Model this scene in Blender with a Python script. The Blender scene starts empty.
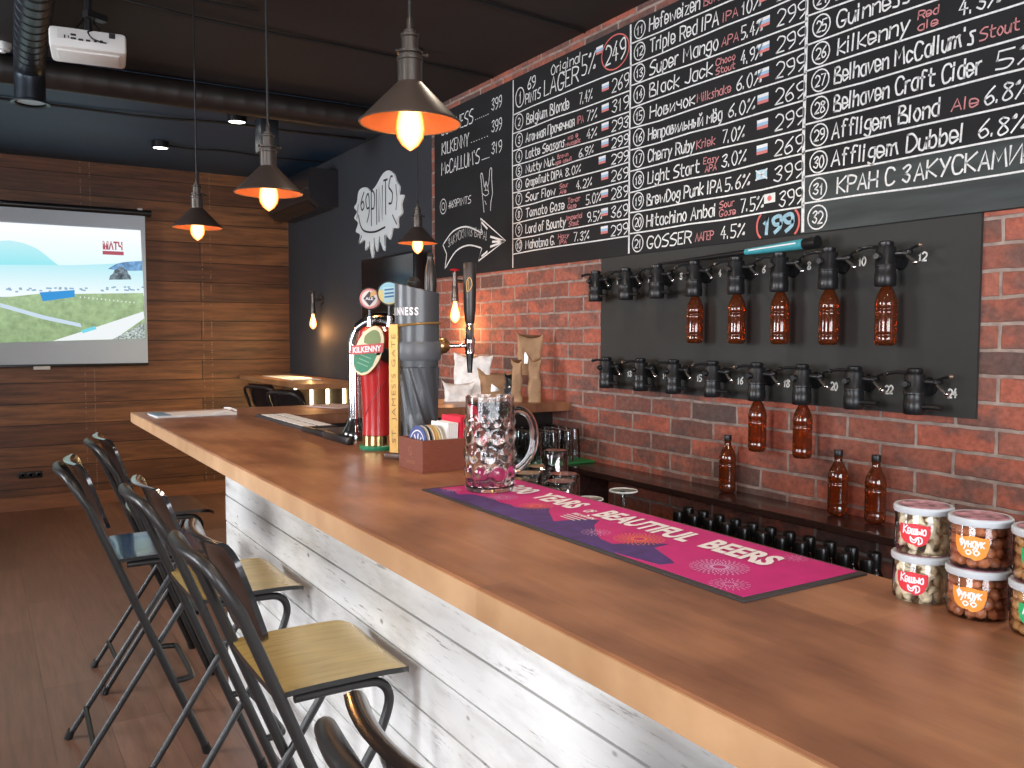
import bpy, bmesh, math, random
from mathutils import Vector, Matrix, noise as mnoise
random.seed(7)
PI = math.pi
scene = bpy.context.scene
C = scene.collection

# ------------------------------------------------------------------ mesh helpers
def V(*a): return Vector(a)

def frame(d):
    d = Vector(d).normalized()
    a = Vector((0, 0, 1)) if abs(d.z) < .95 else Vector((1, 0, 0))
    u = d.cross(a).normalized(); v = d.cross(u).normalized()
    return u, v

class MB:
    def __init__(s): s.bm = bmesh.new()
    def box(s, c, size, rotz=0, bevel=0, rot=None):
        r = bmesh.ops.create_cube(s.bm, size=1)
        vs = r['verts']
        M = Matrix.Translation(c) @ (rot.to_4x4() if rot else Matrix.Rotation(rotz, 4, 'Z')) @ Matrix.Diagonal((*size, 1))
        bmesh.ops.transform(s.bm, matrix=M, verts=vs)
        if bevel:
            es = list({e for v in vs for e in v.link_edges})
            bmesh.ops.bevel(s.bm, geom=es, offset=bevel, segments=2, affect='EDGES', profile=.5)
        return s
    def span(s, lo, hi, bevel=0):
        lo = Vector(lo); hi = Vector(hi)
        return s.box((lo + hi) / 2, tuple(hi - lo), bevel=bevel)
    def ring(s, c, u, v, r, seg):
        return [s.bm.verts.new(Vector(c) + u * (r * math.cos(2 * PI * i / seg)) + v * (r * math.sin(2 * PI * i / seg))) for i in range(seg)]
    def skin(s, rings, cap0=True, cap1=True):
        n = len(rings[0])
        for a, b in zip(rings, rings[1:]):
            for i in range(n):
                j = (i + 1) % n
                try: s.bm.faces.new((a[i], a[j], b[j], b[i]))
                except ValueError: pass
        if cap0: s.bm.faces.new(rings[0][::-1])
        if cap1: s.bm.faces.new(rings[-1])
    def cyl(s, p0, p1, r0, r1=None, seg=20, caps=True):
        p0 = Vector(p0); p1 = Vector(p1); r1 = r0 if r1 is None else r1
        u, v = frame(p1 - p0)
        s.skin([s.ring(p0, u, v, r0, seg), s.ring(p1, u, v, r1, seg)], caps, caps)
        return s
    def tube(s, pts, r, seg=10, caps=True):
        pts = [Vector(p) for p in pts]
        rs = r if isinstance(r, (list, tuple)) else [r] * len(pts)
        t0 = (pts[1] - pts[0]).normalized(); u, v = frame(t0)
        rings = []
        for i, p in enumerate(pts):
            if i == 0: t = pts[1] - pts[0]
            elif i == len(pts) - 1: t = pts[-1] - pts[-2]
            else: t = (pts[i + 1] - p).normalized() + (p - pts[i - 1]).normalized()
            t.normalize()
            u = (u - t * u.dot(t)).normalized(); v = t.cross(u)
            rings.append(s.ring(p, u, v, rs[i], seg))
        s.skin(rings, caps, caps)
        return s
    def lathe(s, prof, c=(0, 0, 0), seg=32, cap0=True, cap1=True, axis=(0, 0, 1), sx=1, sy=1):
        c = Vector(c); ax = Vector(axis).normalized()
        if abs(ax.z) > .99: u, v = Vector((1, 0, 0)), Vector((0, 1 if ax.z > 0 else -1, 0))
        else: u, v = frame(ax)
        rings = [s.ring(c + ax * z, u * sx, v * sy, max(r, 1e-4), seg) for r, z in prof]
        s.skin(rings, cap0, cap1)
        return s
    def sphere(s, c, r, sc=(1, 1, 1), seg=16, rot=None):
        q = bmesh.ops.create_uvsphere(s.bm, u_segments=seg, v_segments=max(6, seg // 2), radius=r)
        M = Matrix.Translation(c) @ (rot.to_4x4() if rot else Matrix()) @ Matrix.Diagonal((*sc, 1))
        bmesh.ops.transform(s.bm, matrix=M, verts=q['verts'])
        return s
    def poly(s, pts):
        try: s.bm.faces.new([s.bm.verts.new(p) for p in pts])
        except ValueError: pass
        return s
    def ext(s, poly, o, u, v, d):
        """closed 2-D outline in the plane (o,u,v) given the thickness d along u x v"""
        o = Vector(o); u = Vector(u); v = Vector(v); n = u.cross(v) * d
        a = [s.bm.verts.new(o + u * x + v * y) for x, y in poly]
        b = [s.bm.verts.new(o + u * x + v * y + n) for x, y in poly]
        k = len(poly)
        for i in range(k):
            j = (i + 1) % k; s.bm.faces.new((a[i], a[j], b[j], b[i]))
        s.bm.faces.new(a[::-1]); s.bm.faces.new(b)
        return s
    def ribbon(s, pts, w, n, closed=False):
        pts = [Vector(p) for p in pts]; n = Vector(n)
        if len(pts) < 2: return s
        L = []
        k = len(pts)
        for i, p in enumerate(pts):
            a = pts[i - 1] if (i > 0 or closed) else p
            b = pts[(i + 1) % k] if (i < k - 1 or closed) else p
            t = (b - a)
            if t.length < 1e-7: t = Vector((0, 0, 1))
            t.normalize(); o = n.cross(t) * (w / 2)
            if i == 0 and not closed: p = p - t * w * .35
            if i == k - 1 and not closed: p = p + t * w * .35
            L.append((s.bm.verts.new(p + o), s.bm.verts.new(p - o)))
        for i in range(k if closed else k - 1):
            (a, b), (c, d) = L[i], L[(i + 1) % k]
            s.bm.faces.new((a, b, d, c))
        return s
    def mesh(s, vs, fs):
        q = [s.bm.verts.new(v) for v in vs]
        for f in fs:
            try: s.bm.faces.new([q[i] for i in f])
            except ValueError: pass
        return s
    def build(s, name, m, parent=None, smooth=True, angle=35, recalc=True):
        if recalc: bmesh.ops.recalc_face_normals(s.bm, faces=s.bm.faces[:])
        me = bpy.data.meshes.new(name); s.bm.to_mesh(me); s.bm.free()
        if m: me.materials.append(m)
        if smooth:
            me.shade_smooth(); me.set_sharp_from_angle(angle=math.radians(angle))
        o = bpy.data.objects.new(name, me); C.objects.link(o)
        if parent: o.parent = parent
        return o

def tag(o, label=None, cat=None, group=None, kind=None):
    if label: o['label'] = label
    if cat: o['category'] = cat
    if group: o['group'] = group
    if kind: o['kind'] = kind
    return o

def thing(name, label, cat, loc=(0, 0, 0), rz=0, group=None):
    o = bpy.data.objects.new(name, None); C.objects.link(o)
    o.empty_display_size = .05; o.location = loc; o.rotation_euler = (0, 0, rz)
    return tag(o, label, cat, group)

def struct(o): o['kind'] = 'structure'; return o

def copy_tree(o, parent=None):
    c = o.copy(); C.objects.link(c)
    if parent: c.parent = parent
    for ch in list(o.children): copy_tree(ch, c)
    return c

def smoothline(pts, n=4, closed=False):
    if len(pts) < 3: return pts
    out = []; k = len(pts)
    rng = range(k if closed else k - 1)
    for i in rng:
        g = (lambda j: pts[j % k]) if closed else (lambda j: pts[min(max(j, 0), k - 1)])
        p0, p1, p2, p3 = g(i - 1), g(i), g(i + 1), g(i + 2)
        for q in range(n):
            t = q / n
            out.append(tuple(.5 * (2 * b + (c - a) * t + (2 * a - 5 * b + 4 * c - d) * t * t + (-a + 3 * b - 3 * c + d) * t ** 3)
                             for a, b, c, d in zip(p0, p1, p2, p3)))
    if not closed: out.append(tuple(pts[-1]))
    return out

# ------------------------------------------------------------------ materials
MATS = {}
def nodes_of(m): return m.node_tree.nodes, m.node_tree.links

def mat(name, col, rough=.5, metal=0, noise=0, nscale=8, bump=0, emit=None, estr=0, coat=0, spec=None, stretch=None):
    if name in MATS: return MATS[name]
    m = bpy.data.materials.new(name); m.use_nodes = True
    N, L = nodes_of(m); b = N['Principled BSDF']
    b.inputs['Base Color'].default_value = (*col, 1); b.inputs['Roughness'].default_value = rough; b.inputs['Metallic'].default_value = metal
    if coat: b.inputs['Coat Weight'].default_value = coat; b.inputs['Coat Roughness'].default_value = .08
    if spec is not None: b.inputs['Specular IOR Level'].default_value = spec
    if noise or bump:
        tc = N.new('ShaderNodeTexCoord'); mp = N.new('ShaderNodeMapping'); nz = N.new('ShaderNodeTexNoise')
        L.new(tc.outputs['Object'], mp.inputs[0]); L.new(mp.outputs[0], nz.inputs['Vector'])
        nz.inputs['Scale'].default_value = nscale; nz.inputs['Detail'].default_value = 5
        if stretch: mp.inputs['Scale'].default_value = stretch
        if noise:
            r = N.new('ShaderNodeMapRange'); r.inputs[1].default_value = .3; r.inputs[2].default_value = .7
            r.inputs[3].default_value = 1 - noise; r.inputs[4].default_value = 1 + noise
            x = N.new('ShaderNodeVectorMath'); x.operation = 'SCALE'; x.inputs[0].default_value = col
            L.new(nz.outputs[0], r.inputs[0]); L.new(r.outputs[0], x.inputs['Scale']); L.new(x.outputs[0], b.inputs['Base Color'])
        if bump:
            bp = N.new('ShaderNodeBump'); bp.inputs['Strength'].default_value = bump; bp.inputs['Distance'].default_value = .01
            L.new(nz.outputs[0], bp.inputs['Height']); L.new(bp.outputs[0], b.inputs['Normal'])
    if emit:
        b.inputs['Emission Color'].default_value = (*emit, 1); b.inputs['Emission Strength'].default_value = estr
    MATS[name] = m
    return m

def ramp(N, stops):
    r = N.new('ShaderNodeValToRGB'); e = r.color_ramp.elements
    while len(e) < len(stops): e.new(.5)
    for el, (p, c) in zip(e, stops): el.position = p; el.color = (*c, 1)
    return r

def mix(N, L, fac, a, b, mode='MIX'):
    x = N.new('ShaderNodeMix'); x.data_type = 'RGBA'; x.blend_type = mode
    for sock, val in ((x.inputs[0], fac), (x.inputs[6], a), (x.inputs[7], b)):
        if isinstance(val, (int, float)): sock.default_value = val
        elif isinstance(val, tuple): sock.default_value = (*val, 1)
        else: L.new(val, sock)
    return x.outputs[2]

def coords(N, L, order, scale=(1, 1, 1), loc=(0, 0, 0), kind='Object'):
    """object coordinates re-ordered, e.g. 'yz' puts (y, z, other) on the texture plane"""
    tc = N.new('ShaderNodeTexCoord'); sp = N.new('ShaderNodeSeparateXYZ'); cb = N.new('ShaderNodeCombineXYZ')
    L.new(tc.outputs[kind], sp.inputs[0])
    rest = [c for c in 'xyz' if c not in order][0]
    for i, c in enumerate(order + rest): L.new(sp.outputs['xyz'.index(c)], cb.inputs[i])
    mp = N.new('ShaderNodeMapping'); L.new(cb.outputs[0], mp.inputs[0])
    mp.inputs['Scale'].default_value = scale; mp.inputs['Location'].default_value = loc
    return cb.outputs[0], mp.outputs[0]

def noise(N, L, vec, scale, detail=5, rough=.55):
    n = N.new('ShaderNodeTexNoise'); n.inputs['Scale'].default_value = scale; n.inputs['Detail'].default_value = detail
    n.inputs['Roughness'].default_value = rough
    if vec is not None: L.new(vec, n.inputs['Vector'])
    return n.outputs[0]

def scaled(N, L, vec, s):
    mp = N.new('ShaderNodeMapping'); L.new(vec, mp.inputs[0]); mp.inputs['Scale'].default_value = s
    return mp.outputs[0]

def bricktex(N, L, vec, w, h, mortar, c1, c2, cm, offset=.5, smooth=.1, bias=0):
    b = N.new('ShaderNodeTexBrick'); L.new(vec, b.inputs['Vector'])
    b.inputs['Scale'].default_value = 1; b.inputs['Brick Width'].default_value = w; b.inputs['Row Height'].default_value = h
    b.inputs['Mortar Size'].default_value = mortar; b.inputs['Mortar Smooth'].default_value = smooth; b.inputs['Bias'].default_value = bias
    b.inputs['Color1'].default_value = (*c1, 1); b.inputs['Color2'].default_value = (*c2, 1); b.inputs['Mortar'].default_value = (*cm, 1)
    b.offset = offset
    return b

def m_brick():
    m = bpy.data.materials.new('red_brick'); m.use_nodes = True; N, L = nodes_of(m); b = N['Principled BSDF']
    v0, v = coords(N, L, 'yz', loc=(.0, -.02, 0))
    wob = N.new('ShaderNodeTexNoise'); wob.inputs['Scale'].default_value = 9; L.new(v, wob.inputs['Vector'])
    sub = N.new('ShaderNodeVectorMath'); sub.operation = 'SUBTRACT'; L.new(wob.outputs['Color'], sub.inputs[0]); sub.inputs[1].default_value = (.5, .5, .5)
    sc = N.new('ShaderNodeVectorMath'); sc.operation = 'SCALE'; L.new(sub.outputs[0], sc.inputs[0]); sc.inputs['Scale'].default_value = .012
    ad = N.new('ShaderNodeVectorMath'); ad.operation = 'ADD'; L.new(v, ad.inputs[0]); L.new(sc.outputs[0], ad.inputs[1]); v = ad.outputs[0]
    t = bricktex(N, L, v, .25, .076, .0065, (0, 0, 0), (1, 1, 1), (.5, .5, .5), smooth=.25)
    cr = ramp(N, [(0, (.12, .075, .065)), (.26, (.32, .105, .07)), (.48, (.45, .125, .078)), (.72, (.52, .15, .092)), (1, (.30, .115, .085))])
    L.new(t.outputs['Color'], cr.inputs[0])
    n1 = noise(N, L, scaled(N, L, v, (1, 1.6, 1)), 7, 6, .6)
    r1 = ramp(N, [(.47, (0, 0, 0)), (.60, (1, 1, 1))]); L.new(n1, r1.inputs[0])
    f1 = N.new('ShaderNodeMath'); f1.operation = 'MULTIPLY'; L.new(r1.outputs[0], f1.inputs[0]); f1.inputs[1].default_value = .68
    c = mix(N, L, f1.outputs[0], cr.outputs[0], (.125, .085, .075))
    n2 = noise(N, L, v, 60, 4)
    r2 = ramp(N, [(.3, (.72, .72, .72)), (.7, (1.2, 1.2, 1.2))]); L.new(n2, r2.inputs[0])
    c = mix(N, L, 1.0, c, r2.outputs[0], 'MULTIPLY')
    n3 = noise(N, L, v, 25, 4)
    mr = ramp(N, [(.35, (.26, .19, .16)), (.7, (.46, .36, .31))]); L.new(n3, mr.inputs[0])
    c = mix(N, L, t.outputs['Fac'], c, mr.outputs[0])
    L.new(c, b.inputs['Base Color']); b.inputs['Roughness'].default_value = .82
    inv = N.new('ShaderNodeMath'); inv.operation = 'SUBTRACT'; inv.inputs[0].default_value = 1; L.new(t.outputs['Fac'], inv.inputs[1])
    h = N.new('ShaderNodeMath'); h.operation = 'MULTIPLY_ADD'; L.new(n2, h.inputs[0]); h.inputs[1].default_value = .35; L.new(inv.outputs[0], h.inputs[2])
    bp = N.new('ShaderNodeBump'); bp.inputs['Strength'].default_value = .8; bp.inputs['Distance'].default_value = .008
    L.new(h.outputs[0], bp.inputs['Height']); L.new(bp.outputs[0], b.inputs['Normal'])
    return m

def m_planks(name, order, w, h, mortar, stops, cm, grain=(1.5, 30, 30), rough=.45, gap=.6, loc=(0, 0, 0), offset=.37, nails=False, coat=0, contrast=(.6, 1.35)):
    m = bpy.data.materials.new(name); m.use_nodes = True; N, L = nodes_of(m); b = N['Principled BSDF']
    v0, v = coords(N, L, order, loc=loc)
    t = bricktex(N, L, v, w, h, mortar, (0, 0, 0), (1, 1, 1), (.5, .5, .5), offset=offset, smooth=.2)
    cr = ramp(N, stops); L.new(t.outputs['Color'], cr.inputs[0])
    g = noise(N, L, scaled(N, L, v, grain), 1, 6, .65)
    r = ramp(N, [(.32, (contrast[0],) * 3), (.68, (contrast[1],) * 3)]); L.new(g, r.inputs[0])
    c = mix(N, L, 1.0, cr.outputs[0], r.outputs[0], 'MULTIPLY')
    if nails:
        # pale nail heads in vertical double rows beside the board joints
        sp = N.new('ShaderNodeSeparateXYZ'); L.new(v, sp.inputs[0])
        def M(op, a, bb=None, cc=None):
            q = N.new('ShaderNodeMath'); q.operation = op
            for i, z in enumerate((a, bb, cc)):
                if z is None: continue
                if isinstance(z, (int, float)): q.inputs[i].default_value = z
                else: L.new(z, q.inputs[i])
            return q.outputs[0]
        xx = M('PINGPONG', M('ADD', sp.outputs[0], .04), .48); xd = M('ABSOLUTE', M('SUBTRACT', xx, .035))
        yy = M('PINGPONG', sp.outputs[1], .018); yd = M('ABSOLUTE', M('SUBTRACT', yy, .009))
        d = M('SQRT', M('ADD', M('MULTIPLY', xd, xd), M('MULTIPLY', yd, yd)))
        nz = noise(N, L, v, 26, 2)
        f = M('MULTIPLY', M('LESS_THAN', d, .005), M('GREATER_THAN', nz, .5))
        c = mix(N, L, f, c, (.30, .19, .13))
    gf = N.new('ShaderNodeMath'); gf.operation = 'MULTIPLY'; L.new(t.outputs['Fac'], gf.inputs[0]); gf.inputs[1].default_value = gap
    c = mix(N, L, gf.outputs[0], c, cm)
    L.new(c, b.inputs['Base Color']); b.inputs['Roughness'].default_value = rough
    if coat: b.inputs['Coat Weight'].default_value = coat; b.inputs['Coat Roughness'].default_value = .25
    inv = N.new('ShaderNodeMath'); inv.operation = 'SUBTRACT'; inv.inputs[0].default_value = 1; L.new(t.outputs['Fac'], inv.inputs[1])
    hh = N.new('ShaderNodeMath'); hh.operation = 'MULTIPLY_ADD'; L.new(g, hh.inputs[0]); hh.inputs[1].default_value = .4; L.new(inv.outputs[0], hh.inputs[2])
    bp = N.new('ShaderNodeBump'); bp.inputs['Strength'].default_value = .5; bp.inputs['Distance'].default_value = .004
    L.new(hh.outputs[0], bp.inputs['Height']); L.new(bp.outputs[0], b.inputs['Normal'])
    return m

def m_counter(name, base, dark, light, rough=.36):
    m = bpy.data.materials.new(name); m.use_nodes = True; N, L = nodes_of(m); b = N['Principled BSDF']
    v0, v = coords(N, L, 'yx')
    t = bricktex(N, L, v, .62, .12, .0004, (0, 0, 0), (1, 1, 1), (.5, .5, .5), offset=.43)
    cr = ramp(N, [(0, dark), (.5, base), (1, light)]); L.new(t.outputs['Color'], cr.inputs[0])
    n0 = noise(N, L, scaled(N, L, v, (1, 2, 1)), 3.2, 5)
    r0 = ramp(N, [(.36, dark), (.5, base), (.66, light)]); L.new(n0, r0.inputs[0])
    c = mix(N, L, .72, cr.outputs[0], r0.outputs[0])
    g = noise(N, L, scaled(N, L, v, (3, 60, 3)), 1, 5, .6)
    r = ramp(N, [(.3, (.88,) * 3), (.7, (1.1,) * 3)]); L.new(g, r.inputs[0])
    c = mix(N, L, 1.0, c, r.outputs[0], 'MULTIPLY')
    L.new(c, b.inputs['Base Color'])
    n3 = noise(N, L, v, 6, 4)
    rr = N.new('ShaderNodeMapRange'); rr.inputs[3].default_value = rough - .08; rr.inputs[4].default_value = rough + .12
    L.new(n3, rr.inputs[0]); L.new(rr.outputs[0], b.inputs['Roughness'])
    bp = N.new('ShaderNodeBump'); bp.inputs['Strength'].default_value = .12; bp.inputs['Distance'].default_value = .002
    L.new(g, bp.inputs['Height']); L.new(bp.outputs[0], b.inputs['Normal'])
    return m

def m_whitewash():
    m = bpy.data.materials.new('whitewashed_boards'); m.use_nodes = True; N, L = nodes_of(m); b = N['Principled BSDF']
    v0, v = coords(N, L, 'yz')
    n0 = noise(N, L, scaled(N, L, v, (2.5, 14, 2)), 1.4, 6, .6)
    r0 = ramp(N, [(.3, (.72, .71, .67)), (.5, (.90, .90, .87)), (.8, (.95, .95, .93))]); L.new(n0, r0.inputs[0])
    g = noise(N, L, scaled(N, L, v, (6, 70, 6)), 1.3, 7, .75)
    r1 = ramp(N, [(.56, (0, 0, 0)), (.66, (1, 1, 1))]); L.new(g, r1.inputs[0])
    n2 = noise(N, L, scaled(N, L, v, (2, 5, 2)), 2.0, 4)
    r2 = ramp(N, [(.42, (0, 0, 0)), (.62, (1, 1, 1))]); L.new(n2, r2.inputs[0])
    f = N.new('ShaderNodeMath'); f.operation = 'MULTIPLY'; L.new(r1.outputs[0], f.inputs[0]); L.new(r2.outputs[0], f.inputs[1])
    c = mix(N, L, f.outputs[0], r0.outputs[0], (.17, .12, .09))
    n4 = noise(N, L, scaled(N, L, v, (1.2, 3, 1)), 3.1, 6, .7)
    r4 = ramp(N, [(.52, (0, 0, 0)), (.72, (.30, .30, .30))]); L.new(n4, r4.inputs[0])
    c = mix(N, L, r4.outputs[0], c, (.36, .33, .30))
    # knots and nail holes
    vo = N.new('ShaderNodeTexVoronoi'); L.new(scaled(N, L, v, (1, 1.6, 1)), vo.inputs['Vector']); vo.inputs['Scale'].default_value = 5
    rk = ramp(N, [(.035, (1, 1, 1)), (.06, (0, 0, 0))]); L.new(vo.outputs['Distance'], rk.inputs[0])
    k = N.new('ShaderNodeMath'); k.operation = 'MULTIPLY'; L.new(rk.outputs[0], k.inputs[0]); k.inputs[1].default_value = .75
    c = mix(N, L, k.outputs[0], c, (.22, .19, .17))
    L.new(c, b.inputs['Base Color']); b.inputs['Roughness'].default_value = .6
    bp = N.new('ShaderNodeBump'); bp.inputs['Strength'].default_value = .25; bp.inputs['Distance'].default_value = .003
    L.new(g, bp.inputs['Height']); L.new(bp.outputs[0], b.inputs['Normal'])
    return m

def m_thin(name, tint, rough=.05, refl=.9, body=None, bodyfac=0, base_r=.03):
    """thin-walled clear or tinted glass / plastic"""
    m = bpy.data.materials.new(name); m.use_nodes = True; N, L = nodes_of(m)
    out = N['Material Output']; N.remove(N['Principled BSDF'])
    tr = N.new('ShaderNodeBsdfTransparent'); tr.inputs[0].default_value = (*tint, 1)
    gl = N.new('ShaderNodeBsdfGlossy'); gl.inputs['Roughness'].default_value = rough; gl.inputs[0].default_value = (refl, refl, refl, 1)
    fr = N.new('ShaderNodeFresnel'); fr.inputs[0].default_value = 1.5
    mul = N.new('ShaderNodeMath'); mul.operation = 'MULTIPLY_ADD'; L.new(fr.outputs[0], mul.inputs[0]); mul.inputs[1].default_value = .9; mul.inputs[2].default_value = base_r
    cl = N.new('ShaderNodeClamp'); L.new(mul.outputs[0], cl.inputs[0])
    base = tr.outputs[0]
    if body:
        df = N.new('ShaderNodeBsdfDiffuse'); df.inputs[0].default_value = (*body, 1)
        m0 = N.new('ShaderNodeMixShader'); m0.inputs[0].default_value = bodyfac; L.new(tr.outputs[0], m0.inputs[1]); L.new(df.outputs[0], m0.inputs[2]); base = m0.outputs[0]
    mx = N.new('ShaderNodeMixShader'); L.new(cl.outputs[0], mx.inputs[0]); L.new(base, mx.inputs[1]); L.new(gl.outputs[0], mx.inputs[2])
    L.new(mx.outputs[0], out.inputs[0])
    return m

def m_glass(name, col=(1, 1, 1), rough=0.0):
    m = bpy.data.materials.new(name); m.use_nodes = True; b = m.node_tree.nodes['Principled BSDF']
    b.inputs['Base Color'].default_value = (*col, 1); b.inputs['Transmission Weight'].default_value = 1
    b.inputs['Roughness'].default_value = rough; b.inputs['IOR'].default_value = 1.47
    return m

def m_bulb(name, core, rim, s):
    m = bpy.data.materials.new(name); m.use_nodes = True; N, L = nodes_of(m)
    out = N['Material Output']; N.remove(N['Principled BSDF'])
    e = N.new('ShaderNodeEmission'); lw = N.new('ShaderNodeLayerWeight'); lw.inputs[0].default_value = .5
    r = ramp(N, [(.16, core), (.66, rim)]); L.new(lw.outputs['Facing'], r.inputs[0])
    L.new(r.outputs[0], e.inputs[0]); e.inputs[1].default_value = s; L.new(e.outputs[0], out.inputs[0])
    return m

BRICK = m_brick()
WALLWOOD = m_planks('stained_wall_boards', 'xz', 2.9, .172, .0038,
    [(0, (.105, .038, .014)), (.3, (.145, .055, .019)), (.6, (.175, .068, .023)), (1, (.225, .092, .032))], (.008, .004, .003),
    grain=(2.2, 26, 10), rough=.5, gap=.9, loc=(.12, 0, 0), nails=True, contrast=(.45, 1.5))
FLOOR = m_planks('floor_laminate', 'yx', 1.3, .19, .0015,
    [(0, (.165, .082, .052)), (.5, (.20, .10, .064)), (1, (.25, .13, .085))], (.10, .05, .032), grain=(3, 40, 10), rough=.38, gap=.6, contrast=(.8, 1.2))
COUNTER = m_counter('worn_countertop', (.315, .135, .066), (.16, .062, .032), (.45, .215, .108))
EDGE = m_counter('countertop_edge_wood', (.56, .33, .17), (.42, .22, .10), (.68, .43, .24), .5)
COUNTER2 = m_counter('orange_wood_top', (.42, .20, .09), (.30, .13, .055), (.50, .26, .12))
WHITEW = m_whitewash()
DARKWALL = mat('dark_grey_wall_paint', (.040, .043, .052), .75, noise=.08, nscale=3)
CEIL = mat('black_brown_ceiling', (.018, .013, .013), .7, noise=.15, nscale=2, bump=.1)
PANEL = mat('charcoal_panel_paint', (.033, .033, .030), .75, noise=.12, nscale=4)
BOARD = mat('blackboard_paint', (.009, .009, .010), .8, noise=.3, nscale=3, stretch=(1, 1, 2.5))
WIPED = mat('wiped_blackboard', (.032, .041, .039), .6, noise=.45, nscale=5, stretch=(1, .6, 5))
CHALK = mat('white_chalk', (.80, .80, .78), .9, noise=.15, nscale=90)
CHALKP = mat('pink_chalk', (.62, .25, .25), .9, noise=.2, nscale=90)
CHALKB = mat('blue_chalk', (.32, .52, .62), .9, noise=.2, nscale=90)
CHALKR = mat('red_chalk', (.70, .16, .14), .9)
BLACK = mat('black_paint', (.016, .016, .017), .28, coat=.3)
BLACKM = mat('matt_black_plastic', (.010, .010, .011), .34)
BLACKTUBE = mat('black_steel_tube', (.022, .021, .021), .36)
BACKREST = mat('black_lacquered_ply', (.013, .013, .015), .20, coat=.5)
SEATBLUESHEEN = mat('painted_blue_sheen_seat', (.03, .085, .17), .22, coat=.6, noise=.2, nscale=3, stretch=(2, 30, 2))  # blue is the screen's reflection on a dark seat, put into the base colour
SEATDARK = mat('dark_varnished_seat', (.03, .033, .038), .22, coat=.6, noise=.2, nscale=3, stretch=(2, 30, 2))
SEATGOLDSHEEN = mat('painted_gold_sheen_seat', (.72, .50, .16), .27, noise=.16, nscale=3, stretch=(3, 34, 3), metal=.5, coat=.2)  # gold is a warm reflection on dark seats, painted as base colour
STEEL = mat('brushed_steel', (.42, .40, .38), .35, metal=1)
DARKSTEEL = mat('dark_aged_steel', (.16, .145, .135), .38, metal=.9)
CHROME = mat('chrome', (.82, .82, .82), .09, metal=1)
GOLD = mat('brushed_gold', (.50, .29, .09), .36, metal=.7)
SHADE = mat('grey_enamel_shade', (.075, .055, .046), .38, metal=.4)
LINING = mat('painted_bulb_glow_lining', (.20, .065, .032), .5, metal=.2)  # orange glow of the bulb inside the shade, painted into the lining colour
SOCKET = mat('aged_socket_metal', (.10, .086, .075), .36, metal=.85)
WHITEP = mat('white_plastic', (.72, .72, .70), .4)
PAPER = mat('white_paper', (.86, .86, .84), .8, noise=.05, nscale=20)
KRAFT = mat('kraft_paper', (.40, .235, .125), .75, noise=.18, nscale=14, bump=.3)
GREYPL = mat('slate_grey_plastic', (.062, .070, .078), .38, coat=.15)
REDPL = mat('glossy_red', (.46, .018, .018), .22, coat=.6)
GREENPL = mat('green_plastic', (.015, .20, .09), .4)
GREENMAT = mat('green_bar_mat', (.02, .22, .05), .55, bump=.5, nscale=120)
CREAM = mat('cream_enamel', (.75, .66, .42), .35)
PINK = mat('magenta_print', (.52, .010, .17), .6, noise=.08, nscale=30)
PURPLE = mat('purple_print', (.060, .022, .16), .6, noise=.3, nscale=40)
RUBBER = mat('black_rubber_edge', (.035, .03, .03), .6)
PRINTW = mat('white_print', (.85, .80, .82), .6)
PRINTO = mat('orange_print', (.85, .22, .10), .6)
PRINTV = mat('pale_violet_print', (.72, .38, .66), .6)
BOXWOOD = mat('reddish_brown_box', (.20, .060, .035), .4, noise=.15, nscale=6, stretch=(8, 8, 60))
BOXGOLD = mat('faded_gold_print', (.36, .16, .09), .5)
NAPRED = mat('red_napkin', (.72, .02, .05), .75, noise=.08, nscale=60)
DARKWOOD = mat('dark_shelf_wood', (.035, .016, .013), .25, noise=.25, nscale=5, stretch=(6, 1, 6), coat=.3)
DARKWORK = mat('dark_worktop', (.018, .013, .012), .4)
AMBER = m_thin('amber_plastic', (.55, .15, .035), .09, 1, body=(.26, .07, .02), bodyfac=.22)
AMBERD = m_thin('dark_amber_plastic', (.12, .03, .012), .08, .8, body=(.02, .008, .005), bodyfac=.5)
CAPBLACK = mat('black_cap_plastic', (.006, .006, .006), .3)
CLEAR = m_thin('clear_glass', (.90, .92, .91), .04, 1, base_r=.09)
JARPL = m_thin('clear_jar_plastic', (.99, .99, .98), .06, .8)
MUGGLASS = m_glass('thick_glass')
CASHEW = mat('cashew', (.97, .84, .60), .5, noise=.1, nscale=40)
HAZEL = mat('hazelnut', (.46, .16, .07), .38, noise=.35, nscale=45)
PEANUT = mat('caramel_nut', (.50, .25, .09), .4, noise=.25, nscale=45)
LIDPL = mat('translucent_grey_lid', (.50, .54, .57), .35)
STICKR = mat('red_sticker', (.62, .02, .035), .5)
STICKO = mat('orange_sticker', (.85, .27, .03), .5)
STICKG = mat('green_sticker', (.02, .36, .12), .5)
LIDPRINT = mat('lid_print', (.40, .20, .24), .5, noise=.8, nscale=70)
BULB = m_bulb('glowing_filament_bulb', (1, .53, .18), (.40, .085, .010), 6)
DOWNL = mat('downlight_glow', (1, 1, 1), .5, emit=(1, .95, .85), estr=9)
LEDM = mat('led_strip', (1, 1, 1), .5, emit=(1, .82, .45), estr=7)

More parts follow.
